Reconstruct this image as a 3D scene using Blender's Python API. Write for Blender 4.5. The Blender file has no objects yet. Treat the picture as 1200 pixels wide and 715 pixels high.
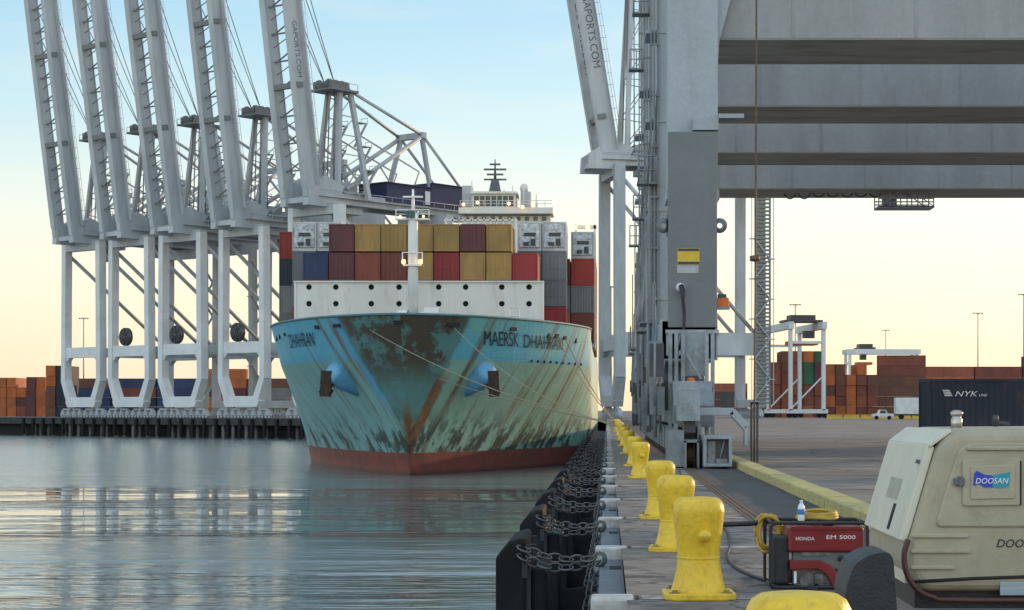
import bpy, math, random
from mathutils import Vector, Matrix
random.seed(7)
C = bpy.context.scene.collection
SC = bpy.context.scene
F = 2200.0                      # focal length in pixels of a 1200 px wide picture
EYE = 1.65                      # eye height above the quay deck (z = 0)
WATER = -4.25
def D(s): return F / s          # distance at which one metre covers s pixels
def PX(px, s): return (px - 712) / s
def PZ(py, s): return EYE + (481 - py) / s
R = math.radians

# ---------------------------------------------------------------- camera
cam = bpy.data.cameras.new('camera'); co = bpy.data.objects.new('camera', cam); C.objects.link(co)
co.location = (0, 0, EYE); co.rotation_euler = (R(90), 0, 0)
cam.sensor_width = 36; cam.lens = 36 * F / 1200
cam.shift_x = -112 / 1200; cam.shift_y = 123.5 / 1200
cam.clip_start = 0.3; cam.clip_end = 20000
SC.camera = co

# ---------------------------------------------------------------- sky and sun
SUN = Vector((0.64, 0.76, 0.12)).normalized()
sun = bpy.data.lights.new('sun', 'SUN'); so = bpy.data.objects.new('sun', sun); C.objects.link(so)
sun.energy = 2.2; sun.angle = R(1.0); sun.color = (1.0, 0.62, 0.34)
so.rotation_euler = SUN.to_track_quat('Z', 'Y').to_euler()
W = bpy.data.worlds.new('World'); SC.world = W; W.use_nodes = True
nt = W.node_tree; nt.nodes.clear()
def smooth(pts, n=5):
    P = [Vector(p) for p in pts]; out = []
    for i in range(len(P)-1):
        a, b, c, d = P[max(i-1,0)], P[i], P[i+1], P[min(i+2,len(P)-1)]
        for k in range(n):
            t = k/n; out.append(b*.5*2*1 + (c-a)*.5*t + (a*2-b*5+c*4-d)*.5*t*t + (b*3-a-c*3+d)*.5*t**3)
    return out + [P[-1]]
def nn(t, kind, **kw):
    n = t.nodes.new(kind)
    for k, v in kw.items(): setattr(n, k, v)
    return n
out = nn(nt, 'ShaderNodeOutputWorld'); bg = nn(nt, 'ShaderNodeBackground'); bn = nn(nt, 'ShaderNodeBackground')
add = nn(nt, 'ShaderNodeAddShader')
sky = nn(nt, 'ShaderNodeTexSky', sky_type='NISHITA', sun_disc=False)
sky.sun_elevation = math.asin(SUN.z); sky.sun_rotation = math.atan2(SUN.x, SUN.y)
nt.links.new(sky.outputs[0], bn.inputs[0]); bn.inputs[1].default_value = 0.05
tc = nn(nt, 'ShaderNodeTexCoord'); sp = nn(nt, 'ShaderNodeSeparateXYZ'); nt.links.new(tc.outputs['Generated'], sp.inputs[0])
mr = nn(nt, 'ShaderNodeMapRange'); mr.inputs[1].default_value = 0; mr.inputs[2].default_value = 0.6
nt.links.new(sp.outputs[2], mr.inputs[0])
rp = nn(nt, 'ShaderNodeValToRGB'); nt.links.new(mr.outputs[0], rp.inputs[0])
def ramp(node, stops):
    el = node.color_ramp.elements
    while len(el) > 1: el.remove(el[-1])
    el[0].position = stops[0][0]; el[0].color = (*stops[0][1], 1)
    for p, c in stops[1:]:
        e = el.new(p); e.color = (*c, 1)
ramp(rp, [(0.0, (.97, .80, .59)), (0.06, (.98, .87, .68)), (0.12, (.97, .92, .77)), (0.18, (.85, .91, .86)), (0.25, (.60, .82, .90)),
          (0.34, (.43, .71, .89)), (0.5, (.46, .66, .84)), (1.0, (.40, .55, .74))])
# thin cloud streaks
mp = nn(nt, 'ShaderNodeMapping'); mp.inputs['Scale'].default_value = (3, 3, 17); nt.links.new(tc.outputs['Generated'], mp.inputs[0])
nz = nn(nt, 'ShaderNodeTexNoise'); nz.inputs['Scale'].default_value = 2.2; nz.inputs['Detail'].default_value = 6
nt.links.new(mp.outputs[0], nz.inputs[0])
cr = nn(nt, 'ShaderNodeValToRGB'); ramp(cr, [(0.50, (0, 0, 0)), (0.72, (.30, .30, .30))]); nt.links.new(nz.outputs[0], cr.inputs[0])
mx = nn(nt, 'ShaderNodeMix', data_type='RGBA'); nt.links.new(cr.outputs[0], mx.inputs[0])
nt.links.new(rp.outputs[0], mx.inputs[6]); mx.inputs[7].default_value = (.96, .90, .78, 1)
# fill light: sky behind the camera brightened and warmed for faces turned to it
m2 = nn(nt, 'ShaderNodeMapRange'); m2.inputs[1].default_value = -0.5; m2.inputs[2].default_value = 0.6
nt.links.new(sp.outputs[1], m2.inputs[0])
mb = nn(nt, 'ShaderNodeMix', data_type='RGBA', blend_type='MULTIPLY'); mb.inputs[0].default_value = 1
tint = nn(nt, 'ShaderNodeMix', data_type='RGBA'); tint.inputs[6].default_value = (2.35, 2.15, 1.95, 1); tint.inputs[7].default_value = (1, 1, 1, 1)
nt.links.new(m2.outputs[0], tint.inputs[0]); nt.links.new(mx.outputs[2], mb.inputs[6]); nt.links.new(tint.outputs[2], mb.inputs[7])
nt.links.new(mb.outputs[2], bg.inputs[0]); bg.inputs[1].default_value = 0.87
nt.links.new(bg.outputs[0], add.inputs[0]); nt.links.new(bn.outputs[0], add.inputs[1]); nt.links.new(add.outputs[0], out.inputs[0])
SC.view_settings.view_transform = 'Standard'; SC.view_settings.look = 'None'
SC.view_settings.exposure = 0.0; SC.view_settings.gamma = 1.0; SC.view_settings.use_curve_mapping = False

# ---------------------------------------------------------------- mesh builder
class MB:
    def __init__(self): self.v = []; self.f = []; self.s = []; self.mi = []; self.cur = 0
    def poly(self, pts, faces, smooth=False):
        b = len(self.v); self.v += [tuple(p) for p in pts]
        for f in faces:
            self.f.append([b + i for i in f]); self.s.append(smooth); self.mi.append(self.cur)
        return self
    def box(self, x0, y0, z0, x1, y1, z1):
        p = [(x0,y0,z0),(x1,y0,z0),(x1,y1,z0),(x0,y1,z0),(x0,y0,z1),(x1,y0,z1),(x1,y1,z1),(x0,y1,z1)]
        return self.poly(p, [(0,3,2,1),(4,5,6,7),(0,1,5,4),(1,2,6,5),(2,3,7,6),(3,0,4,7)])
    def cbox(self, c, d):
        return self.box(c[0]-d[0]/2, c[1]-d[1]/2, c[2]-d[2]/2, c[0]+d[0]/2, c[1]+d[1]/2, c[2]+d[2]/2)
    def bar(self, p0, p1, w, h, ref=(0, 1, 0), w1=None, h1=None):
        """box section bar; h is measured along ref made square to the bar, w across it"""
        a, b = Vector(p0), Vector(p1); t = (b - a).normalized(); r = Vector(ref)
        n = r - t * r.dot(t)
        if n.length < 1e-5: n = Vector((1, 0, 0)) - t * t.x
        n.normalize(); s = t.cross(n)
        pts = []
        for q, ww, hh in ((a, w, h), (b, w1 or w, h1 or h)):
            for i, j in ((-1,-1),(1,-1),(1,1),(-1,1)): pts.append(q + s*ww/2*i + n*hh/2*j)
        return self.poly(pts, [(0,3,2,1),(4,5,6,7),(0,1,5,4),(1,2,6,5),(2,3,7,6),(3,0,4,7)])
    def path(self, pts, r, n=8, caps=True, closed=False):
        P = [Vector(p) for p in pts]; rings = []; ref = None; m = len(P)
        for i, p in enumerate(P):
            if closed: t = (P[(i+1) % m] - P[i-1]).normalized()
            else: t = (P[min(i+1, m-1)] - P[max(i-1, 0)]).normalized()
            if ref is None: ref = Vector((0,0,1)) if abs(t.z) < .9 else Vector((1,0,0))
            a = (ref - t * ref.dot(t))
            if a.length < 1e-4: a = t.orthogonal()
            a.normalize(); b = t.cross(a); ref = a
            rr = r[i] if isinstance(r, (list, tuple)) else r
            rings.append([p + (a*math.cos(2*math.pi*k/n) + b*math.sin(2*math.pi*k/n))*rr for k in range(n)])
        V = [q for g in rings for q in g]; fs = []
        for i in range(m if closed else m-1):
            j = (i+1) % m
            for k in range(n):
                l = (k+1) % n; fs.append((i*n+k, i*n+l, j*n+l, j*n+k))
        b0 = len(self.v)
        self.poly(V, fs, True)
        if caps and not closed: 
            self.f.append([b0+k for k in reversed(range(n))]); self.s.append(False); self.mi.append(self.cur)
            self.f.append([b0+(m-1)*n+k for k in range(n)]); self.s.append(False); self.mi.append(self.cur)
        return self
    def tube(self, p0, p1, r, n=8): return self.path([p0, p1], r, n)
    def lathe(self, prof, c=(0,0,0), n=24, axis='Z', smooth=True):
        V = []; fs = []; m = len(prof)
        for r, z in prof:
            for k in range(n):
                x, y = r*math.cos(2*math.pi*k/n), r*math.sin(2*math.pi*k/n)
                q = (x, y, z) if axis == 'Z' else (x, z, y) if axis == 'Y' else (z, x, y)
                V.append((c[0]+q[0], c[1]+q[1], c[2]+q[2]))
        for i in range(m-1):
            for k in range(n):
                l = (k+1) % n; g = (i*n+k, i*n+l, (i+1)*n+l, (i+1)*n+k)
                fs.append(g if axis != 'Y' else tuple(reversed(g)))
        return self.poly(V, fs, smooth)
    def cyl(self, c, r, h, n=20, axis='Z'):
        return self.lathe([(0, -h/2), (r, -h/2), (r, h/2), (0, h/2)], c, n, axis, False)
    def prism(self, pts, axis, a, b):
        """polygon pts (2 numbers each) pushed from a to b along axis"""
        def q(p, t): return (t, p[0], p[1]) if axis == 'X' else (p[0], t, p[1]) if axis == 'Y' else (p[0], p[1], t)
        n = len(pts); V = [q(p, a) for p in pts] + [q(p, b) for p in pts]
        return self.poly(V, [tuple(range(n)), tuple(reversed(range(n, 2*n)))] + [(i, i+n, (i+1) % n + n, (i+1) % n) for i in range(n)])
    def mesh(self, name, mats, fix=True):
        me = bpy.data.meshes.new(name); me.from_pydata(self.v, [], self.f)
        me.polygons.foreach_set('use_smooth', self.s); me.polygons.foreach_set('material_index', self.mi)
        for m in (mats if isinstance(mats, (list, tuple)) else [mats]): me.materials.append(m)
        if fix:
            import bmesh
            bm = bmesh.new(); bm.from_mesh(me); bmesh.ops.recalc_face_normals(bm, faces=bm.faces); bm.to_mesh(me); bm.free()
        me.update(); return me
    def build(self, name, mats, parent=None, bevel=0, seg=2, fix=True):
        o = bpy.data.objects.new(name, self.mesh(name, mats, fix)); C.objects.link(o)
        if parent is not None: o.parent = parent
        if bevel:
            m = o.modifiers.new('edge', 'BEVEL'); m.width = bevel; m.segments = seg; m.limit_method = 'ANGLE'; m.angle_limit = R(35)
        return o
def tag(o, label=None, cat=None, group=None, kind=None):
    if label: o['label'] = label
    if cat: o['category'] = cat
    if group: o['group'] = group
    if kind: o['kind'] = kind
    return o
def empty(name, loc=(0,0,0), rz=0, label=None, cat=None, group=None):
    o = bpy.data.objects.new(name, None); C.objects.link(o); o.location = loc; o.rotation_euler = (0, 0, rz); o.empty_display_size = .2
    return tag(o, label, cat, group)
KIDS = {}
def kids(o):
    return [c for c in bpy.data.objects if c.parent is o]
def copy_tree(o, parent=None):
    c = o.copy(); C.objects.link(c)
    if parent is not None: c.parent = parent
    for ch in kids(o): copy_tree(ch, c)
    return c
ORD = 'first second third fourth fifth sixth seventh eighth ninth tenth eleventh twelfth thirteenth fourteenth fifteenth sixteenth seventeenth eighteenth nineteenth twentieth'.split()
ORD += ['twenty-' + w for w in ORD[:9]] + ['thirtieth'] + ['thirty-' + w for w in ORD[:9]]

# ---------------------------------------------------------------- materials
def srgb(r, g, b):
    f = lambda c: (c/255/12.92) if c/255 <= .04045 else ((c/255+.055)/1.055)**2.4
    return (f(r), f(g), f(b))
def M(name, base, dark=None, dirt=None, scale=1.0, amount=.5, rough=.6, metal=0.0, bump=0.0, bscale=30, stretch=(1,1,1), thr=(.45,.7), jitter=0.0, emit=None, spec=.5, fine=None, crack=None):
    """weathered surface: base wanders to dark with a broad noise, dirt comes in blotches of its own"""
    m = bpy.data.materials.new(name); m.use_nodes = True; t = m.node_tree; L = t.links.new
    p = t.nodes['Principled BSDF']; p.inputs['Roughness'].default_value = rough; p.inputs['Metallic'].default_value = metal
    p.inputs['Specular IOR Level'].default_value = spec
    if emit:
        p.inputs['Emission Color'].default_value = (*emit[0], 1); p.inputs['Emission Strength'].default_value = emit[1]
    tc = nn(t, 'ShaderNodeTexCoord'); oi = nn(t, 'ShaderNodeObjectInfo')
    ad = nn(t, 'ShaderNodeVectorMath', operation='MULTIPLY_ADD'); L(oi.outputs['Random'], ad.inputs[0]); ad.inputs[1].default_value = (37, 53, 71)
    L(tc.outputs['Object'], ad.inputs[2])
    mp = nn(t, 'ShaderNodeMapping'); mp.inputs['Scale'].default_value = stretch; L(ad.outputs[0], mp.inputs[0])
    dark = dark or tuple(c*.8 for c in base)
    n1 = nn(t, 'ShaderNodeTexNoise'); n1.inputs['Scale'].default_value = scale; n1.inputs['Detail'].default_value = 5; L(mp.outputs[0], n1.inputs[0])
    r1 = nn(t, 'ShaderNodeMapRange'); r1.inputs[1].default_value = .35; r1.inputs[2].default_value = .65; L(n1.outputs[0], r1.inputs[0])
    a = nn(t, 'ShaderNodeMix', data_type='RGBA'); a.inputs[6].default_value = (*base, 1); a.inputs[7].default_value = (*dark, 1); L(r1.outputs[0], a.inputs[0])
    col = a.outputs[2]
    if dirt:
        n2 = nn(t, 'ShaderNodeTexNoise'); n2.inputs['Scale'].default_value = scale*2.7; n2.inputs['Detail'].default_value = 8; n2.inputs['Roughness'].default_value = .65
        m2 = nn(t, 'ShaderNodeMapping'); m2.inputs['Location'].default_value = (11, 7, 3); L(mp.outputs[0], m2.inputs[0]); L(m2.outputs[0], n2.inputs[0])
        r2 = nn(t, 'ShaderNodeMapRange'); r2.inputs[1].default_value = thr[0]; r2.inputs[2].default_value = thr[1]; r2.inputs[4].default_value = amount; L(n2.outputs[0], r2.inputs[0])
        b = nn(t, 'ShaderNodeMix', data_type='RGBA'); L(r2.outputs[0], b.inputs[0]); L(col, b.inputs[6]); b.inputs[7].default_value = (*dirt, 1); col = b.outputs[2]
    if fine:
        n4 = nn(t, 'ShaderNodeTexNoise'); n4.inputs['Scale'].default_value = fine[0]; n4.inputs['Detail'].default_value = 4; L(ad.outputs[0], n4.inputs[0])
        r4 = nn(t, 'ShaderNodeMapRange'); r4.inputs[1].default_value = .3; r4.inputs[2].default_value = .7; r4.inputs[3].default_value = 1-fine[1]; r4.inputs[4].default_value = 1+fine[1]; L(n4.outputs[0], r4.inputs[0])
        g = nn(t, 'ShaderNodeVectorMath', operation='SCALE'); L(col, g.inputs[0]); L(r4.outputs[0], g.inputs['Scale']); col = g.outputs[0]
    if crack:
        wn = nn(t, 'ShaderNodeTexNoise'); wn.inputs['Scale'].default_value = 1.3; wn.inputs['Detail'].default_value = 6; L(ad.outputs[0], wn.inputs[0])
        wv = nn(t, 'ShaderNodeVectorMath', operation='MULTIPLY_ADD'); L(wn.outputs['Color'], wv.inputs[0]); wv.inputs[1].default_value = (.9,.9,.9); L(ad.outputs[0], wv.inputs[2])
        vo = nn(t, 'ShaderNodeTexVoronoi', feature='DISTANCE_TO_EDGE'); vo.inputs['Scale'].default_value = crack; L(wv.outputs[0], vo.inputs['Vector'])
        r5 = nn(t, 'ShaderNodeMapRange'); r5.inputs[1].default_value = .004; r5.inputs[2].default_value = .016; r5.inputs[3].default_value = .35; r5.inputs[4].default_value = 1; L(vo.outputs['Distance'], r5.inputs[0])
        k5 = nn(t, 'ShaderNodeVectorMath', operation='SCALE'); L(col, k5.inputs[0]); L(r5.outputs[0], k5.inputs['Scale']); col = k5.outputs[0]
    if jitter:
        r3 = nn(t, 'ShaderNodeMapRange'); r3.inputs[3].default_value = 1-jitter; r3.inputs[4].default_value = 1+jitter; L(oi.outputs['Random'], r3.inputs[0])
        h = nn(t, 'ShaderNodeVectorMath', operation='SCALE'); L(col, h.inputs[0]); L(r3.outputs[0], h.inputs['Scale']); col = h.outputs[0]
    L(col, p.inputs['Base Color'])
    if bump:
        n3 = nn(t, 'ShaderNodeTexNoise'); n3.inputs['Scale'].default_value = bscale; n3.inputs['Detail'].default_value = 5; L(ad.outputs[0], n3.inputs[0])
        bp = nn(t, 'ShaderNodeBump'); bp.inputs['Strength'].default_value = bump; bp.inputs['Distance'].default_value = .02; L(n3.outputs[0], bp.inputs['Height']); L(bp.outputs[0], p.inputs['Normal'])
    return m
RUST = (.16, .055, .02)
m_crane = M('crane_paint', (.43, .46, .485), (.33, .36, .39), (.24, .21, .18), .25, .5, .5, stretch=(1,1,.3), thr=(.52,.8))
m_cranew = M('crane_white_paint', (.62, .64, .65), (.52, .55, .57), (.30, .25, .2), .2, .4, .5, thr=(.56,.8))
m_near = M('weathered_crane_paint', (.335, .375, .405), (.28, .315, .345), (.22, .22, .21), .7, .45, .55, stretch=(1,1,.3), thr=(.5,.8), fine=(9,.06))
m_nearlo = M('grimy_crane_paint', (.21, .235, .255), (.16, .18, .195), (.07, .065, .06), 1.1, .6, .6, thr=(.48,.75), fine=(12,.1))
m_beam = M('beam_paint', (.31, .315, .325), (.26, .265, .275), (.20, .185, .17), .5, .45, .6, stretch=(1.2,1,.22), thr=(.5,.74), fine=(5,.05))
m_under = M('rusty_bounce_lit_flange', (.46, .43, .39), (.38, .345, .31), (.24, .18, .13), .4, .7, .7, stretch=(.3,1,1), thr=(.48,.66))  # rust blotches over a paler, warmer base standing in for ground-bounced light
m_cab = M('cabinet_grey_paint', (.145, .16, .17), (.128, .142, .152), (.12, .11, .10), .8, .3, .5, thr=(.58,.8), fine=(6,.05))
m_darkst = M('dark_steel', (.045, .05, .055), (.03, .033, .037), RUST, 1.5, .4, .5, thr=(.55,.75))
m_black = M('black_rubber', (.012, .013, .015), (.008, .009, .011), (.03, .03, .03), 1.2, .6, .8, bump=.3, bscale=14, thr=(.5,.75), spec=.2)
m_plastic = M('black_plastic', (.014, .016, .021), (.011, .013, .017), (.04, .04, .04), 2, .5, .55, bump=.25, bscale=60, thr=(.5,.75))
m_chain = M('galvanised_chain', (.125, .138, .145), (.06, .066, .07), (.11, .06, .03), 5, .5, .5, metal=.3, thr=(.5,.7))
m_yellow = M('yellow_paint', (.74, .50, .025), (.66, .42, .018), (.36, .20, .05), 4, .42, .42, bump=.3, bscale=25, thr=(.56,.66), fine=(22,.08))
m_kerb = M('faded_yellow_concrete', (.47, .40, .135), (.38, .33, .14), (.19, .17, .13), 2.2, .7, .85, bump=.4, bscale=18, thr=(.48,.66), fine=(14,.1))
m_conc = M('quay_concrete', (.245, .207, .172), (.170, .143, .122), (.068, .058, .052), .8, .85, .85, bump=.45, bscale=22, thr=(.46,.64), fine=(7,.2), crack=.45)
m_cap = M('pale_concrete', (.50, .49, .47), (.40, .39, .375), (.20, .19, .17), 3, .6, .85, bump=.3, bscale=20, thr=(.5,.7), fine=(14,.1))
m_ledge = M('blue_grey_steel', (.125, .145, .16), (.10, .118, .132), (.06, .05, .04), 2, .7, .6, thr=(.52,.7), fine=(10,.12))
m_asph = M('asphalt_strip', (.062, .060, .060), (.047, .046, .047), (.10, .088, .075), .8, .6, .9, bump=.4, bscale=35, thr=(.5,.7), fine=(11,.2))
m_yard = M('yard_pavement', (.215, .188, .165), (.155, .135, .120), (.062, .055, .05), .16, .75, .88, bump=.3, bscale=20, stretch=(.45,1,1), thr=(.46,.66), fine=(1.7,.16), crack=.16)
m_ground = M('far_pavement', (.15, .135, .12), None, None, .05, .5, .9)
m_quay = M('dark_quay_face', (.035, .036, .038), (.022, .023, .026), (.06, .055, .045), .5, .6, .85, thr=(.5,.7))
m_pile = M('concrete_pile', (.16, .155, .15), (.09, .088, .085), (.03, .03, .028), .5, .6, .85)
m_rail = M('rusty_rail', (.15, .085, .045), (.10, .055, .03), (.2, .12, .06), 4, .5, .6, metal=.2)
m_white = M('ship_white_paint', (.66, .64, .60), (.58, .56, .52), (.34, .26, .2), .35, .45, .5, stretch=(1,1,.25), thr=(.55,.75))
m_mast = M('mast_white_paint', (.80, .80, .79), (.74, .74, .73), (.4, .3, .22), .6, .4, .4, thr=(.6,.8))
m_glass = M('dark_window', (.02, .035, .038), (.015, .025, .028), None, 1, .5, .12)
m_navy = M('navy_paint', (.012, .024, .085), (.009, .018, .065), (.05, .03, .05), .3, .5, .55, thr=(.52,.75))
m_lamp = M('lit_lamp', (.9, .6, .3), None, None, 1, .5, .5, emit=((1.0, .50, .16), 3.2))
m_lampw = M('lit_warm_lamp', (.9, .7, .45), None, None, 1, .5, .5, emit=((1.0, .62, .28), 3.0))
m_rope = M('mooring_rope', (.30, .27, .20), (.22, .19, .14), None, 3, .5, .9)
m_orope = M('orange_rope', (.48, .24, .11), (.36, .18, .09), None, 3, .5, .9)
m_deck = M('ship_deck', (.10, .13, .12), None, RUST, .5, .5, .8)
m_blue = M('bolster_blue_paint', (.13, .38, .60), (.10, .31, .52), RUST, 1, .35, .45, thr=(.58,.75))
m_anchor = M('rusty_anchor', (.03, .018, .014), (.02, .014, .012), RUST, 1.4, .5, .8)
m_name = M('name_lettering', (.012, .022, .04), None, (.10, .2, .22), 1.1, .35, .6, thr=(.55,.7))
m_hole = M('dark_recess', (.02, .02, .022), None, None, 1, .5, .9)
m_beige = M('beige_canopy', (.37, .33, .24), (.325, .29, .21), (.21, .165, .10), 2.0, .45, .5, bump=.12, bscale=40, thr=(.54,.74), fine=(9,.06))
m_panel = M('pale_end_panel', (.60, .57, .46), (.54, .51, .41), (.3, .26, .18), 2.5, .35, .5, thr=(.58,.75))
m_red = M('red_plastic', (.22, .012, .018), (.17, .01, .014), (.06, .02, .02), 4, .5, .35, thr=(.55,.75))
m_trim = M('dark_red_trim', (.075, .022, .018), (.05, .016, .014), None, 6, .5, .5)
m_engine = M('engine_metal', (.22, .225, .23), (.08, .085, .09), (.02, .02, .02), 9, .6, .45, metal=.4)
m_grey = M('grey_plastic', (.12, .125, .13), (.10, .105, .11), None, 4, .5, .5)
m_steel = M('bright_steel', (.55, .53, .48), (.42, .39, .35), RUST, 8, .4, .3, metal=.8)
m_hose = M('yellow_hose', (.52, .33, .03), (.40, .25, .03), (.2, .13, .04), 8, .5, .55)
m_bottle = M('clear_bottle', (.75, .80, .83), None, None, 3, .5, .12)
m_blab = M('blue_bottle_label', (.05, .20, .55), None, None, 3, .5, .4)
m_txtw = M('white_lettering', (.80, .80, .80), None, None, 3, .5, .5)
m_txtk = M('black_lettering', (.015, .015, .015), None, None, 3, .5, .5)
m_txtd = M('faded_blue_lettering', (.07, .085, .13), None, (.35, .38, .4), .9, .5, .6, thr=(.55,.75))
m_signy = M('yellow_sign', (.62, .42, .02), (.55, .36, .02), None, 8, .5, .5)
m_signb = M('dark_blue_sign', (.03, .035, .09), None, None, 3, .5, .5)
m_signw = M('pale_notice', (.40, .40, .43), None, None, 3, .5, .5)
m_orange = M('orange_plastic', (.70, .13, .02), None, None, 3, .5, .5)
m_logo1 = M('logo_blue', (.02, .05, .42), None, None, 3, .5, .4)
m_logo2 = M('logo_teal', (.01, .30, .40), None, None, 3, .5, .4)
m_barrier = M('yellow_barrier_paint', (.55, .36, .03), (.4, .27, .03), RUST, .6, .4, .7)
m_truckw = M('truck_white', (.62, .63, .62), None, None, 1, .5, .4)
def cmat(name, c): return M(name, c, tuple(x*.72 for x in c), (.10, .06, .04), .45, .5, .65, stretch=(1,1,.5), thr=(.55,.75), jitter=.14)
CM = {'maroon': cmat('maroon_container', (.115, .032, .034)), 'tan': cmat('tan_container', (.34, .205, .062)), 'brick red': cmat('brick_red_container', (.20, .050, .030)),
      'crimson': cmat('crimson_container', (.30, .028, .034)), 'orange': cmat('orange_container', (.46, .12, .03)), 'navy': cmat('navy_container', (.025, .045, .12)),
      'grey': cmat('grey_container', (.17, .18, .185)), 'white': cmat('white_container', (.52, .53, .53)), 'green': cmat('green_container', (.03, .12, .055)),
      'brown': cmat('brown_container', (.16, .06, .035)), 'dark blue': cmat('dark_blue_container', (.016, .024, .045)), 'teal': cmat('teal_container', (.06, .16, .17)),
      'rust': cmat('rust_container', (.27, .072, .036)), 'red': cmat('red_container', (.33, .035, .022))}

# hull paint: bands by height, wear and rust running along the plating (UV in metres)
def hull_material():
    m = bpy.data.materials.new('worn_hull_paint'); m.use_nodes = True; t = m.node_tree; L = t.links.new
    p = t.nodes['Principled BSDF']; p.inputs['Roughness'].default_value = .55
    uv = nn(t, 'ShaderNodeUVMap'); uv.uv_map = 'plating'
    s = nn(t, 'ShaderNodeSeparateXYZ'); L(uv.outputs[0], s.inputs[0]); U, V = s.outputs[0], s.outputs[1]
    def math_(op, a, b=None, clamp=False):
        n = nn(t, 'ShaderNodeMath', operation=op); n.use_clamp = clamp
        for i, x in enumerate((a, b)):
            if x is None: continue
            if isinstance(x, (int, float)): n.inputs[i].default_value = x
            else: L(x, n.inputs[i])
        return n.outputs[0]
    def rng(x, a, b, c=0.0, d=1.0):
        n = nn(t, 'ShaderNodeMapRange', interpolation_type='SMOOTHSTEP'); L(x, n.inputs[0])
        for i, v in enumerate((a, b, c, d)): n.inputs[i+1].default_value = v
        return n.outputs[0]
    absu = math_('ABSOLUTE', U)
    # sheared coordinate: wear runs down and towards the stem
    sh = math_('SUBTRACT', absu, math_('MULTIPLY', V, .65)); side = math_('MULTIPLY', math_('SIGN', U), 40)
    def noise(x, y, scx, scy, scale=1, det=6, ro=.6, off=0):
        c = nn(t, 'ShaderNodeCombineXYZ'); L(math_('MULTIPLY', x, scx), c.inputs[0]); L(math_('MULTIPLY', y, scy), c.inputs[1]); L(math_('ADD', side, off), c.inputs[2])
        n = nn(t, 'ShaderNodeTexNoise'); n.inputs['Scale'].default_value = scale; n.inputs['Detail'].default_value = det; n.inputs['Roughness'].default_value = ro
        L(c.outputs[0], n.inputs[0]); return n.outputs[0]
    def mix(f, a, b):
        n = nn(t, 'ShaderNodeMix', data_type='RGBA')
        if isinstance(f, (int, float)): n.inputs[0].default_value = f
        else: L(f, n.inputs[0])
        for i, x in ((6, a), (7, b)):
            if isinstance(x, tuple): n.inputs[i].default_value = (*x, 1)
            else: L(x, n.inputs[i])
        return n.outputs[2]
    big = noise(U, V, .16, .22); st = noise(sh, V, 1.1, .07, 1, 6, .62); st2 = noise(sh, V, .42, .05, 1, 5, .6, 7); fine = noise(U, V, 2.2, 2.2, 1, 4, .6, 3)
    left = math_('LESS_THAN', U, 0.0); right = math_('SUBTRACT', 1.0, left)
    lower = mix(left, (.265, .48, .41), (.21, .43, .45))
    lower = mix(rng(big, .35, .65), lower, mix(left, (.235, .395, .31), (.19, .375, .38)))
    lower = mix(rng(st, .5, .72, 0, .5), lower, (.29, .40, .30))
    upper = mix(rng(big, .42, .58), (.115, .42, .55), (.18, .46, .46)); upper = mix(math_('MULTIPLY', left, .5), upper, (.085, .37, .62))
    col = mix(math_('GREATER_THAN', V, 6.1), lower, upper)
    # rust runs on the sides
    col = mix(math_('MULTIPLY', rng(st2, .50, .62, 0, .8), rng(st, .42, .60)), col, (.17, .068, .028))
    col = mix(math_('MULTIPLY', rng(st, .60, .68, 0, .75), rng(V, 7.5, 3)), col, (.09, .055, .035))
    # a dark teal to grey-green wedge over the stem, from the rail down to the forefoot
    blot = noise(U, V, .30, .34, 1, 8, .68, 13)
    wob = math_('ADD', math_('MULTIPLY', math_('SUBTRACT', blot, .5), 2.2), math_('MULTIPLY', math_('SUBTRACT', st, .5), 1.2))
    wd = math_('ADD', math_('SUBTRACT', absu, math_('MULTIPLY', math_('ADD', V, 1.6), .60)), wob)
    blue = math_('MULTIPLY', math_('MULTIPLY', left, rng(wd, 1.4, .8)), rng(V, .3, 4.0))
    col = mix(math_('MULTIPLY', blue, .85), col, (.085, .36, .62))
    wed = rng(wd, .35, -.25)
    col = mix(math_('MULTIPLY', wed, .92), col, mix(rng(big, .38, .6), (.10, .235, .23), (.09, .175, .145)))
    col = mix(math_('MULTIPLY', math_('MULTIPLY', wed, rng(st, .52, .7, 0, .6)), rng(V, 6, 2)), col, (.13, .065, .032))
    col = mix(math_('MULTIPLY', math_('MULTIPLY', rng(wd, 1.2, -1.0), rng(V, 3.2, 6.5)), rng(blot, .44, .53, 0, .9)), col, mix(rng(fine, .35, .65), (.095, .046, .024), (.06, .05, .032)))
    # orange runs along the right border of the wedge and down the stem bar
    od = math_('ADD', math_('ABSOLUTE', math_('ADD', wd, -.1)), math_('MULTIPLY', math_('SUBTRACT', st2, .5), 2.0))
    col = mix(math_('MULTIPLY', math_('MULTIPLY', right, rng(od, 1.0, .25, 0, .92)), math_('MULTIPLY', rng(V, 5.6, 3.6), rng(V, -3.0, -1.8))), col, mix(rng(blot, .42, .58), (.27, .105, .034), (.13, .052, .024)))
    col = mix(math_('MULTIPLY', rng(math_('ADD', absu, math_('MULTIPLY', math_('SUBTRACT', st2, .5), 1.2)), .75, .15), rng(V, 3.0, .5)), col, (.20, .085, .032))
    # weed and scrapes just above the boot topping
    alg = noise(sh, V, .5, .30, 1, 8, .72, 21)
    col = mix(math_('MULTIPLY', rng(V, 2.6, -1.2), rng(math_('ADD', alg, math_('MULTIPLY', right, .035)), .50, .57, 0, .92)), col, (.030, .036, .024))
    col = mix(rng(fine, .6, .75, 0, .35), col, (.20, .19, .15))
    # boot topping
    bt = rng(math_('ADD', V, math_('MULTIPLY', math_('SUBTRACT', fine, .5), .22)), -2.12, -2.22)
    boot = mix(rng(noise(U, V, .5, .5, 1, 7, .65, 31), .42, .62), (.235, .058, .040), (.15, .050, .036))
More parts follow.
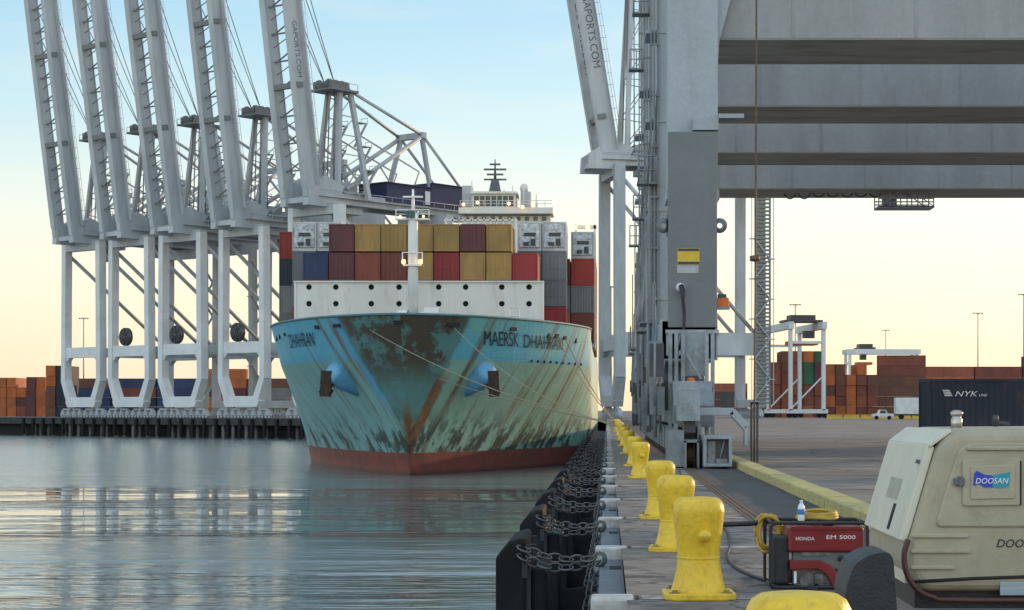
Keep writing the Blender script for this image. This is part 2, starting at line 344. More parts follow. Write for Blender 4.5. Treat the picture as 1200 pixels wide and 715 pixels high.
    col = mix(bt, col, boot)
    # wet, dark strip at the water
    col = mix(rng(V, -3.7, -4.1, 0, .6), col, (.028, .022, .018))
    L(col, p.inputs['Base Color'])
    # shell plating: weld seams and faint frames standing through the plates
    seam = nn(t, 'ShaderNodeTexBrick'); c2 = nn(t, 'ShaderNodeCombineXYZ'); L(U, c2.inputs[0]); L(V, c2.inputs[1]); L(c2.outputs[0], seam.inputs[0])
    seam.inputs['Scale'].default_value = 1; seam.inputs['Brick Width'].default_value = 5.5; seam.inputs['Row Height'].default_value = 2.1; seam.inputs['Mortar Size'].default_value = .05
    seam.inputs['Color1'].default_value = seam.inputs['Color2'].default_value = (1,1,1,1); seam.inputs['Mortar'].default_value = (0,0,0,1)
    wav = nn(t, 'ShaderNodeTexWave'); wav.inputs['Scale'].default_value = .39; L(c2.outputs[0], wav.inputs[0])
    h = math_('ADD', math_('MULTIPLY', seam.outputs[0], .5), math_('ADD', math_('MULTIPLY', wav.outputs[1], .15), math_('MULTIPLY', big, 2)))
    b = nn(t, 'ShaderNodeBump'); b.inputs['Strength'].default_value = .5; b.inputs['Distance'].default_value = .06; L(h, b.inputs['Height']); L(b.outputs[0], p.inputs['Normal'])
    return m
m_hull = hull_material()

def water_material():
    m = bpy.data.materials.new('harbour_water'); m.use_nodes = True; t = m.node_tree; L = t.links.new
    p = t.nodes['Principled BSDF']; p.inputs['Base Color'].default_value = (.145, .175, .167, 1); p.inputs['IOR'].default_value = 1.7
    tc = nn(t, 'ShaderNodeTexCoord')
    def noise(sc, scale, det=3, ro=.5, w=0):
        mp = nn(t, 'ShaderNodeMapping'); mp.inputs['Scale'].default_value = sc; mp.inputs['Rotation'].default_value = (0, 0, R(w)); L(tc.outputs['Object'], mp.inputs[0])
        n = nn(t, 'ShaderNodeTexNoise'); n.inputs['Scale'].default_value = scale; n.inputs['Detail'].default_value = det; n.inputs['Roughness'].default_value = ro
        L(mp.outputs[0], n.inputs[0]); return n.outputs[0]
    def rng(x, a, b, c, d):
        n = nn(t, 'ShaderNodeMapRange'); L(x, n.inputs[0])
        for i, v in enumerate((a, b, c, d)): n.inputs[i+1].default_value = v
        return n.outputs[0]
    def mul(a, b, op='MULTIPLY'):
        n = nn(t, 'ShaderNodeMath', operation=op)
        for i, x in enumerate((a, b)):
            if isinstance(x, (int, float)): n.inputs[i].default_value = x
            else: L(x, n.inputs[i])
        return n.outputs[0]
    # cat's paws: ruffled and slick bands lying across the river
    sx = nn(t, 'ShaderNodeSeparateXYZ'); L(tc.outputs['Object'], sx.inputs[0])
    warp = noise((.012, .05, 1), 1.0, 4, .6, 3)
    yy = mul(sx.outputs[1], mul(mul(warp, .5, 'SUBTRACT'), 38.0), 'ADD')
    cr = nn(t, 'ShaderNodeValToRGB'); L(rng(yy, 0, 400, 0, 1), cr.inputs[0])
    ramp(cr, [(0.0, (.55,)*3), (.125, (.5,)*3), (.15, (.22,)*3), (.165, (.25,)*3), (.18, (.9,)*3), (.205, (.8,)*3), (.225, (.05,)*3), (.275, (.03,)*3), (.29, (.40,)*3), (.30, (.04,)*3), (.355, (.05,)*3), (.385, (.9,)*3), (.6, (1,)*3), (.8, (.7,)*3)])
    fleck = noise((.06, .35, 1), 1.0, 4, .65, -4)
    patch = mul(cr.outputs[0], rng(fleck, .35, .65, -.10, .12), 'ADD')
    amp = rng(patch, .05, 1, .045, 1.0)
    swell = noise((.45, 1, 1), .16, 2, .5, 6); rip = noise((.42, 1, 1), .50, 3, .55, -8); tiny = noise((.5, 1, 1), 2.6, 3, .6, 12)
    h = mul(mul(swell, 1.5), mul(mul(rip, .55), mul(tiny, .09), 'ADD'), 'ADD')
    h = mul(h, amp)
    b = nn(t, 'ShaderNodeBump'); b.inputs['Strength'].default_value = 1; b.inputs['Distance'].default_value = .30; L(h, b.inputs['Height']); L(b.outputs[0], p.inputs['Normal'])
    L(rng(patch, .08, 1, .015, .20), p.inputs['Roughness'])
    return m
m_water = water_material()

def text_mesh(body, size, mat, ext=0.004, shear=0.0, bold=0.0, align='LEFT'):
    cu = bpy.data.curves.new('lettering', 'FONT'); cu.body = body; cu.size = size; cu.extrude = ext; cu.shear = shear; cu.offset = bold; cu.align_x = align; cu.resolution_u = 3
    o = bpy.data.objects.new('lettering', cu); C.objects.link(o); bpy.context.view_layer.update()
    me = bpy.data.meshes.new_from_object(o.evaluated_get(bpy.context.evaluated_depsgraph_get()))
    bpy.data.objects.remove(o); bpy.data.curves.remove(cu); me.materials.clear(); me.materials.append(mat)
    return me
def text_obj(name, me, parent, loc, rot):
    o = bpy.data.objects.new(name, me); C.objects.link(o); o.location = loc; o.rotation_euler = rot
    if parent is not None: o.parent = parent
    return o
# ---------------------------------------------------------------- ground, quay and water
UX, UY = Vector((.78, -.625, 0)), Vector((.625, .78, 0))      # along the far wharf, and landward from it
E0 = Vector((-76.9, 400.7, 0)) - UY*3.5                        # a point on the far wharf's edge
def edge(x): return E0.y + (x - E0.x)*UX.y/UX.x
def struct(o): return tag(o, kind='structure')
yc = edge(.17)
g = MB()
g.poly([(.17,-60,0),(3000,-60,0),(3000,yc,0),(.17,yc,0)], [(0,1,2,3)])
g.poly([(.17,yc,0),(3000,yc,0),(4500,7000,0),(-3500,7000,0),(-3500,edge(-3500),0)], [(0,1,2,3,4)])
struct(g.build('ground', m_ground, fix=False))
struct(MB().poly([(.17,-5,.004),(2.12,-5,.004),(2.12,yc-1,.004),(.17,yc-1,.004)], [(0,1,2,3)]).build('quay_pavement', m_conc, fix=False))
struct(MB().poly([(2.34,-5,.004),(3.64,-5,.004),(3.64,yc-1,.004),(2.34,yc-1,.004)], [(0,1,2,3)]).build('asphalt_strip', m_asph, fix=False))
struct(MB().poly([(4.08,-20,.004),(160,-20,.004),(160,420,.004),(4.08,420,.004)], [(0,1,2,3)]).build('yard_pavement', m_yard, fix=False))
# crane rail lying in its slot
rl = MB(); rl.box(2.12, -5, -.02, 2.17, yc-2, .016); rl.box(2.29, -5, -.02, 2.34, yc-2, .016); rl.box(2.20, -5, -.05, 2.265, yc-2, .012)
tag(rl.build('crane_rail', m_rail), 'rusty steel crane rail let into the quay beside the yellow bollards', 'rail')
# yellow concrete kerb: lengths with open joints
kb = empty('road_kerb', (3.63, 4, 0)); struct(kb)
b = MB().prism([(0,-.02),(.47,-.02),(.47,.19),(.44,.205),(.05,.205),(.02,.185)], 'Y', 0, 3.6)
kseg = b.mesh('kerb_block', m_kerb)
for i in range(40):
    o = bpy.data.objects.new('kerb_block', kseg); C.objects.link(o); o.parent = kb
    o.location = (random.uniform(-.012,.012), 2 + i*3.63, random.uniform(-.008,.006)); o.rotation_euler = (0, 0, random.uniform(-.002,.002))
# quay wall with its pale cap blocks
CAPY = [16.5 + 6.1*k for k in range(-1, 50)]
qw = struct(MB().box(-.09, -30, -7, .17, yc-.5, -.13).build('quay_wall', m_ledge))
capm = MB().box(-.14, -.21, -.3, .24, .21, .018).mesh('cap_block', m_cap)
for y in CAPY:
    o = bpy.data.objects.new('cap_block', capm); C.objects.link(o); o.parent = qw; o.location = (random.uniform(-.01,.01), y, random.uniform(-.006,.006))
    md = o.modifiers.new('edge', 'BEVEL'); md.width = .025; md.segments = 2
# paler poured strips across the deck and dark drain slots beside the pads
stp = MB(); slot = MB()
for y in CAPY[:22]:
    stp.poly([(.30,y-.17,.008),(2.1,y-.15,.008),(2.1,y+.16,.008),(.30,y+.17,.008)], [(0,1,2,3)])
    slot.box(.245, y-.17, -.02, .275, y+.17, .010)
    slot.box(.02, y-1.6, -.14, .15, y-1.2, -.122)
m_strip = M('poured_strip', (.44, .41, .37), (.30, .27, .24), (.12, .105, .09), 1.6, .7, .88, bump=.3, bscale=22, thr=(.42,.6), fine=(9,.2))
struct(stp.build('pavement_joint', m_strip, fix=False)); struct(slot.build('drain_slot', m_hole))
# far wharf: slab edge, dark back wall and piles
fw = empty('far_wharf', E0); fw.rotation_euler = (0, 0, math.atan2(UX.y, UX.x))
tag(fw, 'dark pile-supported wharf carrying the row of cranes across the water', 'wharf')
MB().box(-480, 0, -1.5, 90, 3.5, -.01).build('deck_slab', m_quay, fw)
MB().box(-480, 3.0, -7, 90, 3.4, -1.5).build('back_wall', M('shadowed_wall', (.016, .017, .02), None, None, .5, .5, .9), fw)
pil = MB().tube((0,0,-7), (0,0,-1.45), .42, 10).mesh('pile', m_pile)
for i in range(46):
    x = -78 + i*3.2 + (1.1 if i % 4 == 1 else 0)
    o = bpy.data.objects.new('pile', pil); C.objects.link(o); o.parent = fw; o.location = (x, .7 if i % 9 in (4,5,6,7) else 1.6, 0)
fen = MB().box(-.35, -.5, -4.0, .35, 0, -.2).mesh('timber_fender', m_black)
for i in range(40):
    o = bpy.data.objects.new('timber_fender', fen); C.objects.link(o); o.parent = fw; o.location = (-76 + i*3.9, 0, 0)
# water
wt = MB().poly([(-4000,-400,WATER),(200,-400,WATER),(200,7000,WATER),(-4000,7000,WATER)], [(0,1,2,3)]).build('water', m_water, fix=False); struct(wt)

# ---------------------------------------------------------------- containers
def corr(mb, p0, ax, n, out, z0, z1, amp=.035):
    """a corrugated sheet from p0 along ax (unit) * n pitches of .28 m"""
    p = Vector(p0); L = []
    for i in range(n):
        for f, d in ((0, 0), (.25, 0), (.5, 1), (.75, 1)): L.append((i+f, d))
    L.append((n, 0)); V = []
    for s, d in L:
        q = p + ax*s*corr.pitch + out*amp*(d-1); V += [(q.x, q.y, z0), (q.x, q.y, z1)]
    mb.poly(V, [(2*i, 2*i+2, 2*i+3, 2*i+1) for i in range(len(L)-1)])
def container_mesh(L, H, doors, far=False):
    b = MB(); W = 2.40; h = W/2
    for x in (-h, h-.12):
        for y in (0, L-.12): b.box(x, y, 0, x+.12, y+.12, H)
    for z in (0, H-.12):
        for x in (-h, h-.10): b.box(x, .12, z, x+.10, L-.12, z+.12)
        for y in (.01, L-.11): b.box(-h+.12, y, z, h-.12, y+.10, z+.12)
    b.box(-h+.06, .07, .05, h-.06, L-.07, H-.03)
    k = 2 if far else 1; n = int((L-.3)/(.28*k)); corr.pitch = (L-.24)/n
    corr(b, (-h+.02,.12,0), Vector((0,1,0)), n, Vector((-1,0,0)), .12, H-.12); corr(b, (h-.02,.12,0), Vector((0,1,0)), n, Vector((1,0,0)), .12, H-.12)
    for y, s in ((.04, -1), (L-.04, 1)):
        if doors and s == -1: continue
        n = 8; corr.pitch = (W-.24)/n; corr(b, (-h+.12, y, 0), Vector((1,0,0)), n, Vector((0,s,0)), .12, H-.12)
    if doors:
        b.box(-h+.13, .035, .13, -.012, .07, H-.13); b.box(.012, .035, .13, h-.13, .07, H-.13)
        for x in (-.82, -.36, .36, .82):
            b.box(x-.02, .0, .12, x+.02, .035, H-.12); b.box(x-.05, -.005, 1.0, x+.25*(1 if x < 0 else -1), .03, 1.04)
    return b.mesh('container', CM['grey'])
CMESH = {}
def container(color, x, y, z, L=12.19, H=2.59, doors=False, rz=0, far=False, label='', group='', cat='container'):
    key = (L, H, doors, far)
    if key not in CMESH: CMESH[key] = container_mesh(*key)
    o = bpy.data.objects.new('shipping_container', CMESH[key]); C.objects.link(o)
    o.location = (x, y, z); o.rotation_euler = (0, 0, rz)
    o.material_slots[0].link = 'OBJECT'; o.material_slots[0].material = CM[color]
    return tag(o, label, cat, group)

# ---------------------------------------------------------------- the ship
CL = -17.7; BM = 16.0; ZT = 9.87
ship = empty('container_ship', (CL, 168, WATER), 0, 'rust-streaked turquoise container ship seen bow on at the quay', 'ship')
def sp_(z):
    t = min(max((z - WATER)/(ZT - WATER), 0), 1)
    w = (t/.735)**1.5*.80 if t < .735 else .80 + (t-.735)/.265*.20
    return 168.6 - 8.6*t**1.2, 45 - 15*w, 1.3 + .3*w, 1.1 + .6*w
def hx(u, z):
    y0, L, p, q = sp_(z); return BM*(1-(1-u)**p)**(1/q)
def hy(x, z):
    y0, L, p, q = sp_(z); return y0 + L*(1-(1-min(abs(x)/BM, 1)**q)**(1/p))
ZS = [-8, -5, -4.25, -3.6, -3, -2.4, -1.8, -1, 0, 1, 2, 3, 4, 5, 6.08, 6.12, 7, 8, 9, ZT]
US = [0] + [.004*1.0, .012] + [(.03 + .97*(i/26)**1.25) for i in range(27)]
V, FC, UVS, idx = [], [], {}, {}
OFF = Vector((CL, 168, WATER))
for side in (-1, 1):
    for j, z in enumerate(ZS):
        y0, L, p, q = sp_(z); arc = 0; last = None
        pts = [(hx(u, z), y0 + u*L) for u in US] + [(BM, y0+L+6), (BM, y0+L+25), (BM, 330)]
        for i, (x, y) in enumerate(pts):
            if last: arc += math.hypot(x-last[0], y-last[1])
            last = (x, y); idx[(side, i, j)] = len(V); V.append((side*max(x, .03), y-168, z-WATER)); UVS[len(V)-1] = (side*(arc+.02), z)
    n = len(US)+3
    for i in range(n-1):
        for j in range(len(ZS)-1):
            q = [idx[(side,i,j)], idx[(side,i+1,j)], idx[(side,i+1,j+1)], idx[(side,i,j+1)]]
            FC.append(q if side == 1 else q[::-1])
for j in range(len(ZS)-1): FC.append([idx[(-1,0,j)], idx[(1,0,j)], idx[(1,0,j+1)], idx[(-1,0,j+1)]])
for j in range(len(ZS)-1): FC.append([idx[(1,n-1,j)], idx[(-1,n-1,j)], idx[(-1,n-1,j+1)], idx[(1,n-1,j+1)]])
me = bpy.data.meshes.new('hull'); me.from_pydata(V, [], FC); me.materials.append(m_hull)
lay = me.uv_layers.new(name='plating')
for lp in me.loops: lay.data[lp.index].uv = UVS[lp.vertex_index]
me.polygons.foreach_set('use_smooth', [True]*len(me.polygons)); me.update()
hull = bpy.data.objects.new('hull', me); C.objects.link(hull); hull.parent = ship
def onship(mb, name, mat, parent=None, **kw):          # shapes given in world metres, kept relative to the ship
    mb.v = [(x-CL, y-168, z-WATER) for x, y, z in mb.v]
    return mb.build(name, mat, parent or ship, **kw)
# bulwark rail, inner face and deck
rail = [(s*hx(u, ZT)+CL, sp_(ZT)[0]+u*sp_(ZT)[1], ZT) for s, us in ((-1, US[::-1]), (1, US[1:])) for u in us]
rail = [(CL-BM, 230, ZT)] + rail + [(CL+BM, 230, ZT)]
onship(MB().path(rail, .11, 6), 'bulwark_rail', M('rail_paint', (.07,.20,.22), None, RUST, 1, .5, .6))
dk = [(s*max(hx(u, 8.7)-.05, .02)+CL, sp_(8.7)[0]+u*sp_(8.7)[1]+.1, 8.7) for s, us in ((-1, US[::-1]), (1, US[1:])) for u in us]
dk = [(CL-BM+.05, 329, 8.7)] + dk + [(CL+BM-.05, 329, 8.7)]
onship(MB().poly(dk, [tuple(range(len(dk)))]), 'deck', m_deck)
# name on both bows, following the plating
def hull_text(body, x0, x1, z0, cap, sgn):
    t = text_mesh(body, 1.0, m_name, ext=0, shear=.12, bold=0)
    xs = [v.co.x for v in t.vertices]; ys = [v.co.y for v in t.vertices]; wid = max(xs)-min(xs); hgt = max(ys)-min(ys)
    tab = []; acc = 0; N = 200
    for i in range(N+1):
        x = x0 + (x1-x0)*i/N; y = hy(x, z0)
        if tab: acc += math.hypot(x-tab[-1][1], y-hy(tab[-1][1], z0))
        tab.append((acc, x))
    for v in t.vertices:
        a = (v.co.x-min(xs))/wid*acc; k = 0
        while k < N-1 and tab[k+1][0] < a: k += 1
        f = (a-tab[k][0])/max(tab[k+1][0]-tab[k][0], 1e-6); x = tab[k][1] + f*(tab[k+1][1]-tab[k][1])
        z = z0 + v.co.y/hgt*cap; y = hy(x, z)
        v.co = (x + (.06 if x > 0 else -.06), y-168-.12, z-WATER)
    o = bpy.data.objects.new('lettering', t); C.objects.link(o); o.parent = hull
hull_text('MAERSK', 6.7, 9.55, 7.45, 1.25, 1)
hull_text('DHAHRAN', 10.0, 13.4, 7.42, 1.15, 1)
hull_text('DHAHRAN', -12.1, -8.7, 7.5, 1.2, -1)
# anchors in their bolsters
for s in (-1, 1):
    x = s*6.2; z = 4.9; y = hy(x, z)
    d = Vector((s*.70, -.62, -.12)).normalized(); c = Vector((x+CL, y, z))
    a = c + Vector((-s*2.3, 1.6, -1.6)); e = c + d*1.25 + Vector((0, 0, .5))
    bo = onship(MB().path([a, a*.75+e*.25, a*.35+e*.65, e-(e-a)*.10, e-(e-a)*.05, e, e+(e-a)*.035, e+(e-a)*.05], [.35, .95, 1.16, 1.2, 1.13, .92, .55, .15], 26), 'anchor_bolster', m_blue)
    an = MB(); q = e + Vector((s*.35, -.35, -.35))
    an.bar(q+Vector((0,0,.3)), q+Vector((s*.1,-.1,-2.0)), .95, .6); an.bar(q+Vector((-.45,.1,-1.1)), q+Vector((.45,-.1,-1.6)), .45, .7); an.bar(q+Vector((-s*.7,.3,-.3)), q+Vector((s*.4,-.2,-1.8)), .7, .4)
    onship(an, 'anchor', m_anchor)
# fairleads and scuppers in the bulwark
for xo, z, w, h in ((-.2,9.2,.8,.45),(-6.0,9.1,1.1,.35),(4.3,9.1,1.3,.4),(9.2,9.0,1.0,.4),(12.2,8.7,.5,.5),(12.9,8.7,.9,.35),(13.6,8.6,.9,.35),(14.6,8.5,.35,.6),(-8.2,9.1,.8,.4),(-13.6,8.8,.3,.7),(-12.6,8.8,.7,.3),(-14.3,8.7,.3,.7)):
    y = hy(xo, z); dx = .02; n = Vector((hy(xo+dx, z)-hy(xo-dx, z), -2*dx, 0)).normalized(); tdir = Vector((-n.y, n.x, 0))
    c = Vector((xo+CL, y, z)); f = MB()
    f.bar(c - tdir*w/2 + n*.02, c + tdir*w/2 + n*.02, .12, h, (0,0,1))
    o = onship(f, 'fairlead', m_hole)
for k in range(9):
    xo = 10.6 + k*.55; z = 6.25; y = hy(xo, z)
    onship(MB().cbox((xo+CL, y-.02, z), (.25, .2, .22)), 'scupper', m_hole)
# breakwater with two rows of round openings
BW0, BW1, BY = PX(346, 12.5), PX(636, 12.5), D(12.5)
bz0, bz1 = 8.7, PZ(331, 12.5)
hxs = [362, 393.5, 435, 467.6, 514, 545.6, 588, 620]; hzs = [336.5, 356]
cx = [PX(p, 12.5) for p in hxs]; cz = [PZ(p, 12.5) for p in hzs]
xb = [BW0] + [(cx[i]+cx[i+1])/2 for i in range(7)] + [BW1]; zb = [bz1, (cz[0]+cz[1])/2, cz[1]-1.0]
bw = MB()
for i in range(8):
    for j in range(2):
        N = 16; rr = .27; P = []; c = (cx[i], cz[j])
        for k in range(N):
            a = 2*math.pi*k/N + math.pi/N; P.append((c[0]+rr*math.cos(a), c[1]+rr*math.sin(a)))
        xl, xr, zt, zb_ = xb[i], xb[i+1], zb[j], zb[j+1]
        def outp(a):
            dx, dz = math.cos(a), math.sin(a); ts = []
            if dx: ts.append(((xr if dx > 0 else xl)-c[0])/dx)
            if dz: ts.append(((zt if dz > 0 else zb_)-c[1])/dz)
            t = min(x for x in ts if x > 0); return (c[0]+dx*t, c[1]+dz*t)
        ang = sorted([2*math.pi*k/N + math.pi/N for k in range(N)] + [math.atan2(a-c[1], b-c[0]) % (2*math.pi) for a in (zt, zb_) for b in (xl, xr)])
        n2 = len(ang); pts = [(c[0]+rr*math.cos(a), BY, c[1]+rr*math.sin(a)) for a in ang] + [(lambda o: (o[0], BY, o[1]))(outp(a)) for a in ang] + [(c[0]+rr*math.cos(a), BY+.35, c[1]+rr*math.sin(a)) for a in ang]
        bw.poly(pts, [(k, (k+1) % n2, (k+1) % n2 + n2, k+n2) for k in range(n2)] + [(k, k+2*n2, (k+1) % n2+2*n2, (k+1) % n2) for k in range(n2)])
bw.box(BW0, BY, bz0, BW1, BY+.3, zb[2]); bw.box(BW0-.12, BY-.15, bz1, BW1+.12, BY+.5, bz1+.14)
for x in (BW0, BW1): bw.box(x-.1, BY-.1, bz0, x+.1, BY+.5, bz1)
brk = onship(bw, 'breakwater', m_white, fix=False)
onship(MB().box(BW0+.1, BY+.36, bz0, BW1-.1, BY+.5, bz1-.02), 'breakwater_back', m_hole, brk)
# foremast with crosstree and lit lamps
MX, MY = PX(484, 12.9), D(12.9)
ms = onship(MB().path([(MX,MY,8.7),(MX,MY,PZ(262,12.9)),(MX,MY,PZ(250,12.9))], [.50,.44,.38], 18), 'foremast', m_mast)
onship(MB().path([(MX,MY,PZ(252,12.9)),(MX,MY,PZ(222,12.9))], [.18,.10], 8), 'topmast', m_mast, ms)
o = MB(); z = PZ(258,12.9); o.box(MX-1.5, MY-.5, z, MX+1.5, MY+.5, z+.12)
for x in (-1.5,-.5,.5,1.5): o.tube((MX+x, MY-.5, z), (MX+x, MY-.5, z+.9), .035, 6)
o.tube((MX-1.5,MY-.5,z+.9),(MX+1.5,MY-.5,z+.9),.035,6); o.tube((MX-1.5,MY-.5,z+.5),(MX+1.5,MY-.5,z+.5),.03,6)
o.box(MX-.9, MY-.3, PZ(232,12.9), MX+.9, MY-.1, PZ(232,12.9)+.15)
onship(o, 'crosstree', m_mast, ms)
onship(MB().box(MX-.55, MY-.75, PZ(256,12.9), MX+.25, MY-.5, PZ(248,12.9)), 'navigation_light', M('light_green_box', (.05,.12,.10)), ms)
o = MB(); z = PZ(312,12.9); o.box(MX-.95, MY-.6, z, MX+.95, MY+.3, z+.12); o.box(MX-.95, MY-.6, z, MX-.85, MY-.5, z+1.2); o.box(MX+.85, MY-.6, z, MX+.95, MY-.5, z+1.2); o.tube((MX-.95,MY-.55,z+1.2),(MX+.95,MY-.55,z+1.2),.05,6)
onship(o, 'lamp_platform', m_mast, ms)
for x in (-.78, .72):
    onship(MB().lathe([(0,0),(.16,.05),(.20,.25),(.14,.42),(0,.46)], (MX+x, MY-.68, z+.12), 12), 'mast_lamp', m_lamp, ms)
for x in (-1.1, 1.0): onship(MB().lathe([(0,0),(.1,.03),(.1,.2),(0,.24)], (MX+x, MY-.6, PZ(258,12.9)+.15), 8), 'crosstree_lamp', m_lampw, ms)
# winches and vents on the forecastle
for px, w in ((470, 1.0), (505, 1.5), (497, .8)):
    x = PX(px, 13); v = MB().cyl((x, D(13)+1, 10.2), .55*w, .9*w, 16, 'X'); v.box(x-.6*w, D(13)+.6, 8.7, x+.6*w, D(13)+1.4, 10.0); onship(v, 'windlass', m_white)
o = MB(); xa, ya = PX(597, 12.8), D(12.8)
for x in (0, .9): o.tube((xa+x, ya, 8.7), (xa+x, ya, 11.0), .05, 6)
for z in (10.3, 11.0): o.tube((xa, ya, z), (xa+.9, ya, z), .05, 6)
onship(o, 'handrail', m_white)
# superstructure: bridge front, wings, radar mast and lamps
s = 7.0; Y = D(s)
def rect(mb, px0, px1, py0, py1, y0, y1): return mb.box(PX(px0,s), y0, PZ(py1,s), PX(px1,s), y1, PZ(py0,s))
sup = onship(rect(MB(), 541, 645, 252, 330, Y+1, Y+14), 'superstructure', m_white)
o = MB(); rect(o, 538, 648, 244, 251, Y-1.2, Y+6); onship(o, 'bridge_wing', m_white, sup)
o = MB()
for px in range(540, 648, 9): o.tube((PX(px,s), Y-1.1, PZ(243,s)), (PX(px,s), Y-1.1, PZ(236,s)), .05, 6)
for py in (236, 239.5): o.tube((PX(539,s), Y-1.1, PZ(py,s)), (PX(647,s), Y-1.1, PZ(py,s)), .05, 6)
onship(o, 'wing_handrail', m_white, sup)
wh = onship(rect(MB(), 553, 604, 226, 243, Y+1, Y+9), 'wheelhouse', m_white, sup)
o = MB()
for k in range(7): rect(o, 555.0+k*6.8, 560.6+k*6.8, 229, 241, Y+.95, Y+1.05)
onship(o, 'window_band', m_glass, sup)
o = MB()
for k in range(10): rect(o, 544+k*10.1, 549+k*10.1, 253, 258, Y+.95, Y+1.05)
onship(o, 'cabin_window_band', m_glass, sup)
o = MB(); rect(o, 551, 606, 224, 226.5, Y+.3, Y+9.4); onship(o, 'wheelhouse_roof', m_white, sup)
o = MB(); xm = PX(578.5, s)
o.bar((xm, Y+4, PZ(225,s)), (xm, Y+4, PZ(207,s)), 2.2, 1.8, (0,1,0), 1.2, 1.0); o.path([(xm,Y+4,PZ(207,s)),(xm,Y+4,PZ(183,s))], [.25,.08], 8)
for py, w in ((208, 1.9), (202, 1.4), (196, 1.9), (190, .9)): o.box(xm-w, Y+3.8, PZ(py,s), xm+w, Y+4.2, PZ(py,s)+.28)
onship(o, 'radar_mast', M('mast_grey', (.09,.10,.11)), sup)
o = MB(); rect(o, 540, 551, 215, 243, Y+3, Y+7); m_dh = M('pale_deckhouse', (.42,.44,.46), None, None, .3); onship(o, 'deckhouse', m_dh, sup); onship(rect(MB(), 609, 621, 222, 243, Y+3, Y+7), 'funnel', m_dh, sup)
for px, py in ((552,210),(560,222),(600,216),(613,214),(628,226),(590,220)): onship(MB().path([(PX(px,s),Y+2,PZ(243,s)),(PX(px,s),Y+2,PZ(py,s))], [.16,.07], 6), 'antenna', m_white, sup)
o = MB(); o.lathe([(0,0),(.6,.1),(.75,.7),(.5,1.3),(0,1.5)], (PX(613,s), Y+4, PZ(222,s)), 12); onship(o, 'satellite_dome', m_white, sup)
for px, py in ((544,240),(560.5,238),(597,239),(625,240),(613,243)):
    onship(MB().lathe([(0,0),(.22,.08),(.27,.3),(.2,.52),(0,.58)], (PX(px,s), Y-1.7, PZ(py+3,s)), 12), 'deck_lamp', m_lamp, sup)
# lashing bridge with lamps behind the third bay
lb = MB(); s3 = 11.0; y3 = D(s3)
for x in (PX(668,s3)+.6, PX(697,s3)): lb.box(x-.12, y3, 8.7, x+.12, y3+.4, PZ(263,s3))
lb.box(PX(668,s3)+.5, y3, PZ(268,s3), PX(697,s3)+.2, y3+.6, PZ(264,s3))
lb.box(PX(520,s3), y3+.1, PZ(259,s3), PX(606,s3), y3+.5, PZ(257,s3))
for k in range(12): lb.box(PX(522+k*7.4,s3), y3+.1, PZ(263,s3), PX(523.5+k*7.4,s3), y3+.4, PZ(255,s3))
for x in (PX(522,s3), PX(604,s3)): lb.box(x-.1, y3, 8.7, x+.1, y3+.4, PZ(257,s3))
lsh = onship(lb, 'lashing_bridge', m_white)
for px in (674, 689): onship(MB().lathe([(0,0),(.2,.08),(.24,.3),(.16,.46),(0,.5)], (PX(px,s3), y3-.5, PZ(270,s3)), 12), 'lashing_lamp', m_lamp, lsh)
# rail on top of the front stack (white lashing gear seen above it)
# ---- cargo
GRP = 'containers stacked on the bow of the ship'
bays = {'front bay': (12.3, 2.50, [PX(354,12.3)+1.25+2.5*i for i in range(9)], 6.06),
        'second bay': (11.72, 2.50, [PX(342,11.72)+1.25+2.5*i for i in range(11)], 6.06),
        'third bay': (11.4, 2.50, [PX(326.5,11.4)+1.25+2.5*i for i in range(13)], 12.19)}
def ship_box(bay, col, z, color, H, what, doors=False):
    s, p, xs, L = bays[bay]
    n = len(xs); place = ORD[col] + ' from the water side' if col < n/2 else ORD[n-1-col] + ' from the quay side'
    return container(color, xs[col], D(s), z, L, H, doors, label=f'{color} ship container, {what} of the {bay}, {place}', group=GRP)
zt = [PZ(294.5,12.3), PZ(328,12.3)]
tops = ['tan']*8; tops = ['white','maroon','tan','tan','tan','tan','maroon','tan']
for i, c in enumerate(tops):
    if i: ship_box('front bay', i, zt[0], c, 2.59, 'top tier', i % 3 == 0)
for i, c in enumerate(['navy','maroon','brick red','brick red','tan','crimson','tan','tan','crimson']):
    ship_box('front bay', i, zt[1], c, 2.59, 'second tier', i % 2 == 1)
for i in range(9): ship_box('front bay', i, zt[1]-2.6, ['red','grey','brown'][i % 3], 2.59, 'bottom tier')
# reefers at both ends of the second bay
m_reef = M('reefer_unit', (.60, .64, .66), (.44, .48, .50), (.16,.17,.18), 1.2, .6, .5, thr=(.45,.6), fine=(4,.25))
def reefer_unit(o, H):
    b = MB(); b.box(-1.0, -.10, .35, 1.0, .03, H-.2); b.box(-.95, -.14, H-.75, -.1, -.1, H-.3); b.box(.1, -.14, H-.75, .95, -.1, H-.3)
    for x in (-.75, -.25, .3, .7): b.box(x-.05, -.16, .4, x+.05, -.1, H-.85)
    b.box(-.7, -.15, .9, .5, -.1, 1.25)
    u = b.build('refrigeration_unit', m_reef, o)
    v = MB().box(-.6, -.17, .5, -.05, -.1, .85).box(.15, -.17, .5, .6, -.1, 1.2).box(-.55, -.17, 1.45, .65, -.1, 1.8); v.build('unit_grille', m_darkst, u)
for i in (0, 1, 9, 10):
    reefer_unit(ship_box('second bay', i, PZ(294,11.72), 'white', 2.9, 'top tier'), 2.9)
zz = [PZ(294,11.72)-2.78, PZ(294,11.72)-5.55, PZ(294,11.72)-8.2]
for i, cs in ((0, ('grey','grey','red')), (1, ('navy','grey','red')), (9, ('grey','grey','brown')), (10, ('grey','grey','crimson'))):
    for z, c, w in zip(zz, cs, ('second tier','third tier','fourth tier')): ship_box('second bay', i, z, c, 2.75 if w != 'fourth tier' else 2.59, w, i == 10)
z3 = PZ(303,11.4)
